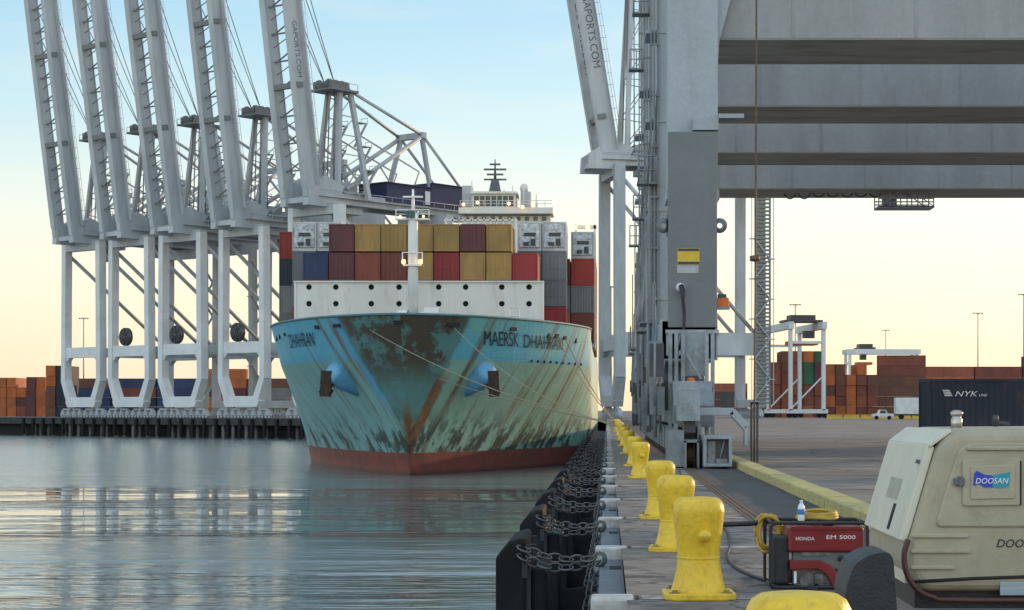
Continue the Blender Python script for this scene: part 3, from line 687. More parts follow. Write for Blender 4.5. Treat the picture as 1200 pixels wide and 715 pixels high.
for i, cs in ((0, ('red','dark blue','grey','grey')), (12, ('white','red','grey','brick red'))):
    for k, c in enumerate(cs):
        H = 2.75; o = ship_box('third bay', i, z3 - 2.78*k - (0 if i else .0), c, H, ('top tier','second tier','third tier','fourth tier')[k], k % 2 == 1)
        if c == 'white': reefer_unit(o, H)
for i in (1, 2, 3, 9, 10, 11):
    for k in (1, 2, 3): ship_box('third bay', i, z3 - 2.78*k, ('brown','grey','tan','red','maroon','navy')[(i+k) % 6], 2.75, ('top tier','second tier','third tier','fourth tier')[k])
for q, (yy, nm) in enumerate(((D(11.4)+14, 'fourth bay'), (D(11.4)+28, 'fifth bay'), (D(11.4)+42, 'sixth bay'))):
    bays[nm] = (F/yy, 2.5, bays['third bay'][2], 12.19)
    for k in range(4):
        ship_box(nm, 12, z3 - 2.78*k - .3, ('white','brick red','tan','orange','grey','red')[(k*2+q) % 6], 2.75, ('top tier','second tier','third tier','fourth tier')[k])
        if q == 0: ship_box(nm, 0, z3 - 2.78*k - .3, ('grey','brown','navy','red')[k], 2.75, ('top tier','second tier','third tier','fourth tier')[k])
# ---------------------------------------------------------------- ship-to-shore cranes (boom raised)
def sts_crane(mat, matw, house_mat, g=30.0, w=13.5, H=40.0, apex=66.0, deep=2.5, gap=3.2, tilt=8.0, hy=-4.6, text=None, reel=True, scale_leg=1.0, tie=1.7, ta=33, ts=1.55, ay=3.6, ca=(21, 41)):
    """x runs along the quay, y landward, waterside rail at y = 0"""
    r = empty('quay_crane', (0,0,0)); hw = w/2; B = []
    def part(mb, name, m=mat, p=None): return mb.build(name, m, p or r)
    lw, ld = 1.5*scale_leg, 1.9*scale_leg
    for s in (-1, 1):
        o = MB(); o.bar((s*hw,0,8.4), (s*(hw-.3),0,H+.5), lw, ld, (0,1,0)); o.bar((s*hw,0,8.6), (s*hw*.62,0,3.0), lw*1.05, ld*1.02, (0,1,0), lw*1.2)
        part(o, 'waterside_leg', matw)
        o = MB(); o.bar((s*hw,g,2.5), (s*(hw-.3),g,H+.5), lw*.9, ld*.9, (0,1,0)); part(o, 'landside_leg')
        o = MB(); o.bar((s*hw,1,15.2), (s*hw,g-1,15.2), 1.0, tie, (0,0,1)); part(o, 'side_tie')
        o = MB(); o.path([(s*hw*.96,1,H-2.2),(s*hw,g-.6,16.8)], .42, 10); part(o, 'diagonal_brace')
    for y, m in ((0, matw), (g, mat)):
        o = MB()
        if y == 0:
            a = hw*.62; o.prism([(-a-.9,2.4),(a+.9,2.4),(a+1.6,3.6),(a+.4,4.7),(-a-.4,4.7),(-a-1.6,3.6)], 'Y', -ld*.5, ld*.5)
        else: o.box(-hw-.5, y-.8, 2.2, hw+.5, y+.8, 3.9)
        part(o, 'sill_beam', m)
        o = MB(); o.box(-hw+lw/2, y-.75, 13.9, hw-lw/2, y+.75, 16.3)
        for s in (-1, 1): o.prism([(s*(hw-lw/2), 12.7), (s*(hw-lw/2-1.3), 13.92), (s*(hw-lw/2), 13.92)], 'Y', y-.6, y+.6)
        part(o, 'portal_beam', m)
        o = MB(); o.box(-hw-.3, y-.9, H-1.2, hw+.3, y+.9, H+1.0); part(o, 'upper_beam')
    # travelling gear
    bm_ = MB()
    for k in range(4):
        x = -3.3 + k*2.2; bm_.prism([(x-.72,.6),(x+.72,.6),(x+.5,1.3),(x+.2,1.75),(x-.2,1.75),(x-.5,1.3)], 'Y', -.45, .45)
        for q in (-.5, .5): bm_.cyl((x+q, 0, .45), .42, .5, 10, 'Y')
    bm_.box(-3.3, -.3, 1.7, -.5, .3, 2.1); bm_.box(.5, -.3, 1.7, 3.3, .3, 2.1); bm_.box(-1.2, -.35, 2.05, 1.2, .35, 2.45); bog = bm_.mesh('bogie', m_near)
    for s in (-1, 1):
        for y in (0, g):
            o = bpy.data.objects.new('bogie', bog); C.objects.link(o); o.parent = r; o.location = (s*4.4, y, 0)
    # girders that carry the trolley
    for s in (-1, 1):
        o = MB(); o.box(s*gap-.55, -4, H+1.0, s*gap+.55, g+14, H+3.2); part(o, 'trolley_girder')
    o = MB()
    for y in [-3, 4, 11, 18, 25, g+2, g+9, g+13]: o.box(-gap+.5, y-.3, H+1.6, gap-.5, y+.3, H+2.3)
    for s in (-1, 1):
        for y in range(-2, int(g)+13, 3): o.tube((s*(gap+1.3), y, H+2.2), (s*(gap+1.3), y, H+3.4), .05, 5)
        o.tube((s*(gap+1.3), -3, H+3.4), (s*(gap+1.3), g+13, H+3.4), .06, 5); o.box(s*(gap+.55), -3, H+2.1, s*(gap+1.4), g+13, H+2.2)
    part(o, 'walkway')
    # hinge plates
    o = MB()
    for s in (-1, 1): o.prism([(-5.8,H+.2),(1.5,H+.2),(3.6,H+4.5),(-1.0,H+6.2),(-5.6,H+3.4)], 'X', s*gap-.75, s*gap+.75)
    o.box(-gap, -5.2, H+.8, gap, -4.4, H+1.8); o.box(-gap, 1.4, H+3.2, gap, 2.4, H+4.2); part(o, 'hinge_bracket')
    # boom
    th = R(tilt); bd = Vector((0, -math.sin(th), math.cos(th))); hp = Vector((0, hy, H+2)); L = 62
    nrm = Vector((0, -math.cos(th), -math.sin(th)))
    for s in (-1, 1):
        o = MB(); c = hp + Vector((s*gap, 0, 0)); o.bar(c, c + bd*3, 1.2, deep*1.05, nrm, 1.2, deep); o.bar(c+bd*3, c + bd*L, 1.15, deep, nrm)
        o.bar(c - nrm*deep*.52 + bd*2, c - nrm*deep*.52 + bd*L, 1.5, .16, nrm); o.bar(c + nrm*deep*.5 + bd*2, c + nrm*deep*.5 + bd*L, 1.5, .16, nrm)
        part(o, 'boom_girder')
    o = MB(); a = 5
    while a < L:
        p = hp + bd*a; o.bar(p + Vector((-gap,0,0)), p + Vector((gap,0,0)), .3, .4, nrm); o.bar(p + bd*2.6 + Vector((-gap,0,0)), p + bd*5.2 - nrm*.9 + Vector((gap,0,0)), .14, .16, nrm)
        o.bar(p + Vector((-gap,0,0)) - nrm*.8, p + bd*2.6 + Vector((gap,0,0)) - nrm*.8, .22, .25, nrm); a += 5.2
    for a in ca: p = hp + bd*a; o.bar(p+Vector((-gap-.9,0,0))+nrm*.4, p+Vector((gap+.9,0,0))+nrm*.4, 1.0, 1.6, nrm)
    part(o, 'boom_bracing', m_cab)
    o = MB()
    for s in (-1, 1):
        q = Vector((s*(gap+1.35), 0, 0)) - nrm*deep*.5; a = 3
        o.bar(hp+q+bd*2+nrm*.0, hp+q+bd*L, .9, .1, nrm)
        while a < L: o.tube(hp+q+bd*a, hp+q+bd*a-nrm*1.15, .06, 5); a += 2.4
        for d in (.6, 1.15): o.tube(hp+q+bd*3-nrm*d, hp+q+bd*(L-1)-nrm*d, .05, 5)
    part(o, 'boom_walkway')
    # A-frame
    for s in (-1, 1):
        o = MB(); o.bar((s*gap,.4+ay*.6,H+2.5), (s*1.6,1.0+ay,apex-1), .8, .9); part(o, 'front_post')
        o = MB(); o.bar((s*hw*.8,5.2+ay,H+2), (s*1.8,3.6+ay,apex-1.2), .75, .95, (0,1,0)); z = H+8
        while z < apex-4:
            f = (z-H-2)/(apex-1.2-H-2); x = s*(hw*.8+(1.8-hw*.8)*f); y = 5.2+ay-1.6*f
            o.box(x-.9, y+.3, z, x+.9, y+2.4, z+.14)
            for xx in (-.9, .9): o.tube((x+xx, y+2.4, z), (x+xx, y+2.4, z+1.1), .06, 5)
            o.tube((x-.9, y+2.4, z+1.1), (x+.9, y+2.4, z+1.1), .06, 5)
            o.bar((x-.8, y+.5, z-4.6), (x+.8, y+2.2, z), .5, .15); z += 4.7
        part(o, 'rear_post')
        o = MB(); o.path([(s*1.5,3.4+ay,apex-.6),(s*gap,g-4,H+17)], .34, 8); part(o, 'backstay')
        o = MB(); o.path([(s*gap,g-4,H+17),(s*gap,g+12,H+3.2)], .30, 8); part(o, 'tail_stay')
        o = MB(); o.path([(s*gap,g-4.2,H+16.8),(s*gap*1.1,4.5,H+4)], .45, 8); part(o, 'rear_strut')
        o = MB(); o.bar((s*gap,g-8.5 if s < 0 else g-1,H+3),(s*gap*.9,g-4,H+17),.7,.8); part(o, 'rear_mast_post')
        o = MB(); t = hp + bd*46 + Vector((s*gap,0,0))
        for k in (0, .8): o.path([(s*1.3,ay,apex), t + bd*k*9 - nrm*1.2], .09, 5)
        part(o, 'forestay', m_cab)
        o = MB()
        for k in (0, 1.1): o.path([(s*(1+k*.5),.2+k+ay,apex-1),(s*(1.6+k*.5),.5+k*1.5+ay*.7,H+4)], .13, 5)
        part(o, 'hoist_rope', m_cab)
    for s in (-1, 1):
        o = MB(); fp = lambda f: Vector((s*(gap+(1.6-gap)*f), .4+ay*.6+(.6+ay*.4)*f, H+2.5+(apex-1-H-2.5)*f)); rp_ = lambda f: Vector((s*(hw*.8+(1.8-hw*.8)*f), 5.2+ay-1.6*f, H+2+(apex-1.2-H-2)*f))
        for k in range(5):
            f0, f1 = .05+k*.18, .05+(k+1)*.18
            o.tube(fp(f0), rp_(f1), .11, 5); o.tube(fp(f1), rp_(f1), .11, 5)
        part(o, 'mast_bracing')
        o = MB(); o.path([rp_(.62), (s*gap, g-5, H+9.5), (s*gap, g-8, H+3)], .2, 6); o.tube((s*gap, 9, H+3), (s*gap*.95, 14, H+9.6), .18, 6); o.tube((s*gap*.95, 14, H+9.6), (s*gap, 20, H+3), .18, 6)
        part(o, 'girder_stay')
    o = MB(); o.box(-gap-.6, g-4.7, H+16.4, gap+.6, g-3.5, H+17.6); part(o, 'rear_mast_head')
    o = MB(); o.box(-3.2, -2.6+ay, apex-1.3, 3.2, 4.6+ay, apex-.9)
    for s in (-1, 1):
        for y in (-1.6, 0, 1.6): o.cyl((s*1.4, y+ay, apex), .95, .5, 14, 'X')
        o.box(s*2.2-.3, -2.2+ay, apex-1, s*2.2+.3, 2.6+ay, apex+.6)
        for y in (-2.5, -.2, 2.2, 4.4): o.tube((s*3.1, y+ay, apex-.9), (s*3.1, y+ay, apex+.3), .06, 5)
        o.tube((s*3.1, -2.5+ay, apex+.3), (s*3.1, 4.4+ay, apex+.3), .06, 5)
    part(o, 'apex_sheaves', m_cab)
    # machinery: winch deck by the hinge, house at the back
    o = MB(); o.box(-gap-1, 3.5, H+3.2, gap+1, 10, H+3.5); o.box(-2.6, 4.2, H+3.5, 2.2, 8.8, H+5.6)
    for x in (-4, -1.5, 1.5, 4): o.tube((x, 3.7, H+3.5), (x, 3.7, H+4.7), .06, 5); o.tube((x, 9.8, H+3.5), (x, 9.8, H+4.7), .06, 5)
    for z in (4.1, 4.7): o.tube((-4.2,3.7,H+z),(4.2,3.7,H+z),.06,5); o.tube((-4.2,9.8,H+z),(4.2,9.8,H+z),.06,5)
    o.bar((-3, 10, H+3.5), (-3, 15.5, H+9), .9, .25); part(o, 'winch_deck')
    hs = MB(); y0, y1 = g*.50, g+8.0; ym = y0+(y1-y0)*.56
    hs.box(-4.0, y0, H+2.6, 4.0, ym, H+6.3); hs.box(-4.0, ym+.02, H+2.6, 4.0, y1, H+7.3); hs.box(-4.3, y0-.3, H+6.3, 4.3, ym-.02, H+6.5); hs.box(-4.3, ym+.03, H+7.3, 4.3, y1+.3, H+7.5)
    ho = part(hs, 'machinery_house', house_mat)
    d = MB(); d.box(4.0, ym-2.0, H+2.9, 4.06, ym-.6, H+5.6); d.build('door', m_cranew, ho)
    d = MB()
    for k in range(12): d.tube((-5.3, y0+k*(y1-y0)/11, H+3.3), (-5.3, y0+k*(y1-y0)/11, H+4.5), .06, 5)
    d.tube((-5.3, y0, H+4.5), (-5.3, y1, H+4.5), .07, 5); d.box(-5.4, y0, H+3.2, -4.2, y1, H+3.35); d.build('gallery', matw, ho)
    # stair up a landside leg and the hanging cab
    o = MB(); z = 4; s = 1
    for k in range(8):
        o.bar((hw+1.2, g-s*1.6, z), (hw+1.2, g+s*1.6, z+4), .8, .16, (0,0,1)); o.box(hw+.7, g+s*1.4, z+3.9, hw+1.8, g+s*2.6, z+4.1); z += 4.1; s = -s
    for q in (-2.3, 2.3): o.bar((hw+1.7, g+q, 3), (hw+1.7, g+q, H), .14, .14)
    part(o, 'stair_tower')
    o = MB(); o.box(-2.2, 6, H-3.2, -.1, 9.4, H-.5); o.box(-2.4, 5, H-.5, 2.4, 10, H+.7); part(o, 'operator_cab')
    if reel:
        o = MB(); o.lathe([(.5,-.4),(2.05,-.4),(2.05,-.25),(1.6,-.2),(1.6,.2),(2.05,.25),(2.05,.4),(.5,.4)], (-2.4, .3, 18.4), 24, 'Y'); 
        for k in range(8): a = k*math.pi/4; o.bar((-2.4,-.2,18.4), (-2.4+1.9*math.cos(a),-.2,18.4+1.9*math.sin(a)), .18, .12)
        o.box(-2.7, .1, 16.3, -2.1, .6, 18.4); part(o, 'cable_reel', m_darkst)
    if text:
        for s in ((1,) if reel else (-1, 1)):
            t = text_mesh(text, ts, m_txtd, ext=.0, bold=.0)
            o = bpy.data.objects.new('lettering', t); C.objects.link(o); o.parent = r
            # runs down the face of the boom that looks along the quay
            px = hp + Vector((s*gap + .6, 0, 0)) + bd*ta + nrm*.5 + Vector((.012, 0, 0))
            ex = -bd; ez = Vector((1, 0, 0)); ey = ez.cross(ex)
            o.matrix_local = Matrix((( ex.x, ey.x, ez.x, px.x), (ex.y, ey.y, ez.y, px.y), (ex.z, ey.z, ez.z, px.z), (0,0,0,1)))
    return r
ANG = math.atan2(UX.y, UX.x)
proto = sts_crane(m_crane, m_cranew, m_crane)
navy_crane = sts_crane(m_crane, m_cranew, m_navy, H=40.5, apex=65.0, text='GAPORTS.COM')
sts = [(98, 5.03, 1.0, 'grey quay crane with raised boom, leftmost in the row across the water'),
       (154, 5.17, 1.0, 'grey quay crane with raised boom, second from the left across the water'),
       (214, 5.32, 1.0, 'grey quay crane with raised boom, third from the left across the water'),
       (286, 5.49, 1.0, 'grey quay crane with raised boom, fourth from the left, just left of the ship'),
       (371, D(1)/384, 1.056, 'grey quay crane with dark navy machinery house, raised boom behind the ship stacks')]
for i, (px, s, k, lb_) in enumerate(sts):
    c = proto if i == 0 else navy_crane if i == 4 else copy_tree(proto)
    c.location = (PX(px, s), D(s), 0); c.rotation_euler = (0, 0, ANG); c.scale = (k, k, k)
    tag(c, lb_, 'crane', 'quay cranes with booms raised')
for ch in kids(proto):
    if ch.name.startswith('cable_reel'): bpy.data.objects.remove(ch)
# the crane further along this quay, beyond the ship
cc = sts_crane(m_crane, m_near, m_crane, g=29.5, w=15, H=50.5, apex=94, deep=3.3, gap=4.0, tilt=9.4, hy=-1.2, text='GAPORTS.COM', reel=False, scale_leg=1.15, tie=4.6, ta=34, ts=2.2, ay=3, ca=(9, 46))
o = MB()
for k in range(60): o.box(15/2+.9, 29.5-1.2, 3+k*.8, 15/2+1.3, 29.5+1.6, 3.4+k*.8)
o.box(15/2+.8, 29.5+1.6, 2, 15/2+1.2, 29.5+1.9, 51); o.build('leg_ladder', m_cab, cc)
cc.location = (PX(717, 5.7), D(5.7), 0); cc.rotation_euler = (0, 0, R(-78)); tag(cc, 'tall pale crane with raised lettered boom, just beyond the near gantry legs', 'crane', 'quay cranes with booms raised')

# ---------------------------------------------------------------- the two near cranes over the quay
RX = 2.62                                               # centre of the waterside travelling gear
def near_leg(y, first):
    o = MB(); d = 2.0
    if first:
        o.box(1.95, y, 8.6, 3.55, y+d, 46)
        o.prism([(3.55,12.6),(3.62,13.6),(4.15,15.6),(4.9,18),(3.55,18)], 'Y', y+.3, y+d-.3)
        o.box(1.90, y-.05, 8.45, 3.60, y+d+.05, 8.75)
        o.box(2.0, y+.1, 4.5, 3.5, y+d-.1, 8.45)
    else:
        o.prism([(1.30,3.6),(3.55,3.6),(3.55,46),(2.02,46),(1.98,15),(1.55,9)], 'Y', y, y+d)
        for z in (6, 9.5, 13, 16.5): o.box(1.5, y-.04, z, 3.5, y+d+.04, z+.12)
    return o
def near_crane(y1, y2, lead):
    r = empty('gantry_crane', (RX, y1, 0)); 
    def part(mb, name, m=m_near, p=None, **kw):
        if p is None: mb.v = [(x-RX, y-y1, z) for x, y, z in mb.v]; return mb.build(name, m, r, **kw)
        mb.v = [(x-RX, y-y1, z) for x, y, z in mb.v]; return mb.build(name, m, p, **kw)
    legs = []
    for k, y in enumerate((y1, y2)):
        lg = part(near_leg(y, lead and k == 0), 'leg'); legs.append(lg)
        o = MB(); o.box(31.5, y, 3, 33.3, y+2, 46); part(o, 'leg')
        o = MB(); yb = y+.6
        o.box(3.55, yb, 13.75, 31.5, yb+4.4, 16.9)
        for x in range(6, 31, 4): o.box(x, yb-.025, 13.8, x+.05, yb-.001, 16.85)
        bmn = part(o, 'portal_beam', m_beam)
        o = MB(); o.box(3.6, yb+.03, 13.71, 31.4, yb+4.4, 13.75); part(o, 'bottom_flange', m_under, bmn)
        o = MB(); o.box(3.55, y+.4, 42, 31.5, y+1.8, 45); part(o, 'upper_beam')
    # sill beam, equalisers and bogies on the waterside rail
    ys = y1-.4 if lead else y1-3.4; o = MB(); o.box(1.75, ys, 3.3, 3.45, y2+3.5, 4.5)
    yy = ys
    while yy < y2+3.4: o.box(1.68, yy, 3.25, 3.52, yy+.12, 4.56); yy += 1.7
    part(o, 'sill_beam')
    yb0 = y1-3.6 if lead else y1-6.6; o = MB(); yy = yb0; n = 0
    while yy < y2+6:
        h = 1.25; o.prism([(yy,1.15),(yy+2.7,1.15),(yy+2.9,1.8),(yy+1.8,2.55),(yy+.9,2.55),(yy-.2,1.8)], 'X', 2.0, 3.2)
        if n % 2 == 0 and yy > ys-.8: o.prism([(yy+.7,2.45),(yy+4.9,2.45),(yy+4.0,3.4),(yy+1.7,3.4)], 'X', 1.9, 3.3)
        yy += 3.05; n += 1
    part(o, 'equaliser_beam', m_nearlo)
    bg_ = MB(); bg_.box(-.42, -.15, .35, -.30, 2.65, 1.25); bg_.box(.30, -.15, .35, .42, 2.65, 1.25); bg_.box(-.3, .9, .75, .3, 1.6, 1.2)
    bg_.box(-.62, .3, .5, -.42, .9, 1.15); bg_.box(-.60, 1.7, .55, -.42, 2.3, 1.0)
    bme = bg_.mesh('bogie', m_nearlo)
    wm = MB().cyl((0,0,0), .36, .16, 18, 'X').mesh('wheel', m_darkst)
    yy = yb0
    while yy < y2+6:
        o = bpy.data.objects.new('bogie', bme); C.objects.link(o); o.parent = r; o.location = (2.42-RX, yy-y1, 0)
        for q in (.6, 1.95):
            wo = bpy.data.objects.new('wheel', wm); C.objects.link(wo); wo.parent = o; wo.location = (-.19, q, .37)
        yy += 3.05
    # cable runs, ladders, brackets and junction boxes on the water side of the gear
    rnd = random.Random(int(y1)); o = MB(); boxes = []; yy = y1-3
    while yy < y2+4:
        x = rnd.uniform(1.30, 1.72)
        z = rnd.uniform(2.6, 4.6) + (rnd.uniform(1,3) if rnd.random() < .2 else 0)
        o.tube((x, yy, rnd.uniform(.8, 2)), (x+.02, yy, z), rnd.uniform(.025, .06), 6)
        if rnd.random() < .7: bz_ = .9+rnd.random()*2; boxes.append(MB().box(x-.14, yy, bz_, x+.3, yy+rnd.uniform(.3,.7), bz_+rnd.uniform(.4,1.1)))
        if rnd.random() < .6: o.bar((x, yy, 1+rnd.random()*2), (x+.2, yy+rnd.uniform(1,2), 3.2+rnd.random()*2), .07, .07)
        yy += rnd.uniform(.5, 1.0)
    for yl in (y1+4, y2-3):
        for q in (0, .5): o.tube((1.45, yl+q, .9), (1.45, yl+q, 9), .035, 6)
        for k in range(26): o.tube((1.45, yl, 1.1+k*.3), (1.45, yl+.5, 1.1+k*.3), .02, 5)
        o.box(1.1, yl-1, 4.6, 1.75, yl+2, 4.68)
        for k in range(5): o.tube((1.12, yl-1+k*.75, 4.68), (1.12, yl-1+k*.75, 5.7), .025, 5)
        o.tube((1.12, yl-1, 5.7), (1.12, yl+2, 5.7), .025, 5); o.tube((1.12, yl-1, 5.2), (1.12, yl+2, 5.2), .02, 5)
    part(o, 'pipework', m_nearlo)
    for k, b_ in enumerate(boxes): part(b_, 'junction_box', m_nearlo if k % 3 else m_darkst)
    for k, y in enumerate((y1, y2)):
        if lead and k == 0: continue
        o = MB(); xs = [1.42 + .13*q for q in range(5)]
        for q, x in enumerate(xs):
            top = 46 if q > 1 else 9 + q*3; dx = 0 if q > 1 else -.1
            o.box(x+dx, y-.10-.05*(q % 2), 2.5, x+dx+.06, y-.02, top)
        for z in range(4, 40, 2): o.box(1.42+(.25 if z > 9 else 0), y-.16, z, 2.02, y-.09, z+.08)
        part(o, 'cable_tray', m_nearlo)
        for z in (10.5, 20):
            o = MB(); o.box(1.15, y-.6, z, 1.95, y+.3, z+.08)
            for x in (1.2, 1.55, 1.9): o.tube((x, y-.58, z), (x, y-.58, z+1.1), .03, 6)
            o.tube((1.2, y-.58, z+1.1), (1.9, y-.58, z+1.1), .03, 6); o.tube((1.2, y-.58, z+.55), (1.9, y-.58, z+.55), .025, 6)
            part(o, 'leg_landing', m_nearlo)
    return r, part, legs
S1 = 36.4; LY = D(S1)
rA, partA, legsA = near_crane(LY, LY+13.5, True)
tag(rA, 'big weathered grey gantry crane astride the quay, nearest, with grey cabinet on its leg', 'crane', 'gantry cranes astride the quay')
rB, partB, legsB = near_crane(LY+26.9, LY+41.2, False)
tag(rB, 'weathered grey gantry crane astride the quay, behind the cabinet-bearing nearest one', 'crane', 'gantry cranes astride the quay')
# grey cabinet on the first leg with its sign, notice, plug and lifting lugs
yc_ = LY-.55
cab = partA(MB().box(1.93, yc_, PZ(383,37), 3.50, yc_+.5, PZ(152,37)), 'control_cabinet', m_cab, bevel=.02)
for px, sgn in ((843, 1), (780, -1)):
    o = MB()
    x, z = PX(px, 37), PZ(262, 37)
    o.lathe([(.09,-.05),(.24,-.05),(.24,.05),(.09,.05)], (x+.05*sgn, yc_+.25, z), 16, 'Y'); o.box(min(x-.25*sgn, x-.05*sgn), yc_+.2, z-.35, max(x-.25*sgn, x-.05*sgn), yc_+.3, z+.35)
    partA(o, 'lifting_lug', m_cab, cab)
def sgnbox(px0, px1, py0, py1, t, m, nm):
    return partA(MB().box(PX(px0,37), yc_-t, PZ(py1,37), PX(px1,37), yc_-.001, PZ(py0,37)), nm, m, cab)
sgnbox(794.5, 820.5, 289.5, 309, .012, m_signy, 'warning_sign')
o = MB().box(PX(795,37), yc_-.02, PZ(293,37), PX(820,37), yc_-.012, PZ(290,37)).box(PX(795,37), yc_-.02, PZ(308.5,37), PX(820,37), yc_-.012, PZ(305.5,37)); partA(o, 'sign_band', m_signb, cab)
sgnbox(794, 819.5, 309.6, 319, .011, m_signw, 'notice')
partA(MB().lathe([(0,-.12),(.10,-.12),(.14,-.03),(.15,.0)], (PX(798,37), yc_, PZ(336,37)), 16, 'Y'), 'socket', m_cranew, cab)
x0 = PX(799, 37)
partA(MB().path([(x0, yc_-.10, PZ(335,37)), (x0+.02, yc_-.22, PZ(339,37)), (x0+.05, yc_-.2, PZ(352,37)), (x0+.09, yc_-.18, PZ(368,37)), (x0+.07, yc_-.25, PZ(384,37)), (x0-.02, yc_-.2, PZ(402,37)), (x0-.12, yc_+.1, PZ(414,37))], [.10,.09,.05,.05,.05,.05,.05], 8), 'power_cable', m_plastic, cab)
m_mid = M('dusty_crane_paint', (.28,.315,.34), (.23,.26,.28), (.10,.10,.095), 1.0, .6, .6, thr=(.48,.72), fine=(10,.1))
# lower front: platform, panels, strut, beacon, boxes and end frame
sb = 41.8; yb = D(sb)
def fb(px0, px1, py0, py1, y0, dy): return MB().box(PX(px0,sb), y0, PZ(py1,sb), PX(px1,sb), y0+dy, PZ(py0,sb))
o = MB(); o.box(1.85, LY-.7, 4.10, 3.55, LY+.2, 4.22)
for x in (1.9, 2.3, 2.75, 3.1, 3.5): o.box(x-.03, LY-.6, 3.4, x+.03, LY-.5, 4.1)
partA(o, 'platform', m_near)
o = MB(); yl = LY-2.2
for px in (786, 793, 801, 829, 836): o.box(PX(px,38)-.06, yl, .9, PX(px,38)+.06, yl+.15, PZ(386,38))
o.box(PX(804,38), yl+.3, PZ(440,38), PX(828,38), yl+.6, PZ(388,38))
o.bar((PX(805,38), yl-.1, PZ(414,38)), (PX(822,38), yl-.1, PZ(444,38)), .07, .1); o.box(PX(786,38), yl-.15, PZ(450,38), PX(834,38), yl+.1, PZ(446.5,38))
partA(o, 'strut_panel', m_mid)
pb = partA(MB().lathe([(0,0),(.12,.0),(.13,.14),(.08,.22),(0,.23)], (PX(810,38), yl-.3, PZ(451,38)), 14), 'beacon_lamp', m_orange)
partA(MB().cyl((PX(810,38), yl-.3, PZ(454,38)), .13, .14, 14), 'beacon_base', m_grey, pb)
o = fb(797, 823, 458, 494, yb+1.2, 1.8); o.prism([(PX(797,sb),PZ(458,sb)),(PX(823,sb),PZ(458,sb)),(PX(818,sb),PZ(446,sb)),(PX(802,sb),PZ(446,sb))], 'Y', yb+1.25, yb+2.9); partA(o, 'drive_housing', m_mid, bevel=.02)
partA(fb(804, 818, 493, 508, yb+1.5, 1.0), 'drive_motor', m_darkst)
o = fb(785, 803, 505, 548, yb+.8, 3); o.box(PX(803,sb), yb+.5, .02, PX(805.5,sb), yb+2.5, PZ(517,sb)); o.box(PX(818,sb), yb+.5, .02, PX(820.5,sb), yb+2.5, PZ(517,sb)); o.box(PX(803,sb), yb+.5, PZ(519,sb), PX(820.5,sb), yb+2.5, PZ(516,sb)); partA(o, 'wheel_guard', m_nearlo)
partA(MB().cyl((PX(811.5,sb), yb+1.5, .42), .40, .2, 20, 'X'), 'lead_wheel', m_rail)
x0, x1, z0, z1 = PX(824.5,sb), PX(858,sb), PZ(547,sb), PZ(511,sb)
o = MB(); t = .09
o.box(x0, yb, z0, x0+t, yb+3, z1); o.box(x1-t, yb, z0, x1, yb+3, z1); o.box(x0+t, yb, z0, x1-t, yb+3, z0+t); o.box(x0+t, yb, z1-t, x1-t, yb+3, z1)
fr_ = partA(o, 'end_frame', m_mid, bevel=.012)
partA(MB().box(x0+t, yb+.25, z0+t, x1-t, yb+2.8, z1-t), 'hydraulic_unit', m_darkst, fr_)
partA(MB().box(x0+.12, yb+.18, z0+.1, x0+.34, yb+.3, z1-.15).tube((x0+.45,yb+.2,z0+.1),(x0+.6,yb+.2,z1-.12),.03,8).box(x0+.36, yb+.12, z0+.1, x1-.12, yb+.3, z0+.22), 'pump', m_nearlo, fr_)
partA(MB().box(PX(825,sb), yb+.6, .0, PX(848,sb), yb+2.4, PZ(547.5,sb)), 'skid', m_nearlo)
o = MB(); z = PZ(482,sb); y = yb+2.2
o.box(PX(820,sb), y, z-.12, PX(866,sb), y+.5, z+.1); o.bar((PX(864,sb), y+.25, z), (PX(882,sb), y+.25, PZ(502,sb)), .5, .22, (0,0,1)); o.box(PX(879,sb), y, PZ(524,sb), PX(883,sb), y+.4, PZ(500,sb))
partA(o, 'cable_guide_arm', m_near, bevel=.015)
o = MB(); yg = D(37.2)
for px in (880.5, 887.5): o.box(PX(px,37.2)-.032, yg, .0, PX(px,37.2)+.032, yg+.08, PZ(472,37.2))
o.box(PX(880,37.2), yg, PZ(474,37.2), PX(889,37.2), yg+.12, PZ(471,37.2)); partA(o, 'cable_guide_post', m_darkst)
o = MB(); o.box(PX(846,38), yl, PZ(478,38), PX(860,38), yl+.4, PZ(459,38)); partA(o, 'switch_box', m_darkst)
partA(MB().path([(PX(829,38),yl-.1,PZ(448,38)),(PX(835,38),yl-.2,PZ(456,38)),(PX(832,38),yl-.2,PZ(470,38)),(PX(828,38),yl,PZ(480,38))], .05, 6), 'hydraulic_hose', m_plastic)
# orange lamp unit on the landward side of the leg
o = MB(); xo = PX(839,37); o.box(3.5, LY-.2, PZ(356,37), xo+.1, LY-.1, PZ(354,37)); o.box(xo, LY-.35, PZ(361,37), PX(857,37), LY+.1, PZ(358,37)); ol = partA(o, 'lamp_bracket', m_mid)
partA(MB().box(PX(841,37), LY-.3, PZ(358,37), PX(856,37), LY+.05, PZ(347.5,37)), 'warning_lamp', m_orange, ol, bevel=.02)
partA(MB().box(PX(843,37), LY-.25, PZ(347.5,37), PX(853,37), LY, PZ(343,37)), 'lamp_cover', m_darkst, ol)
# hanging supply cable
tag(MB().path([(PX(886,36.9), D(36.9), 30), (PX(886,36.9)+.01, D(36.9), 14), (PX(885.5,36.9), D(36.9), PZ(300,36.9)), (PX(884,36.9), D(36.9), PZ(472,36.9)), (PX(884,36.9), D(36.9), .0)], .03, 8).build('supply_cable', m_rail),
    'thin rusty cable hanging past the overhead beams down to the black guide posts', 'cable')
partA(MB().lathe([(.05,-.1),(.16,-.08),(.16,.08),(.05,.1)], (PX(884.5,36.9), D(36.9)-.01, PZ(303,36.9)), 10), 'cable_clamp', m_rail)
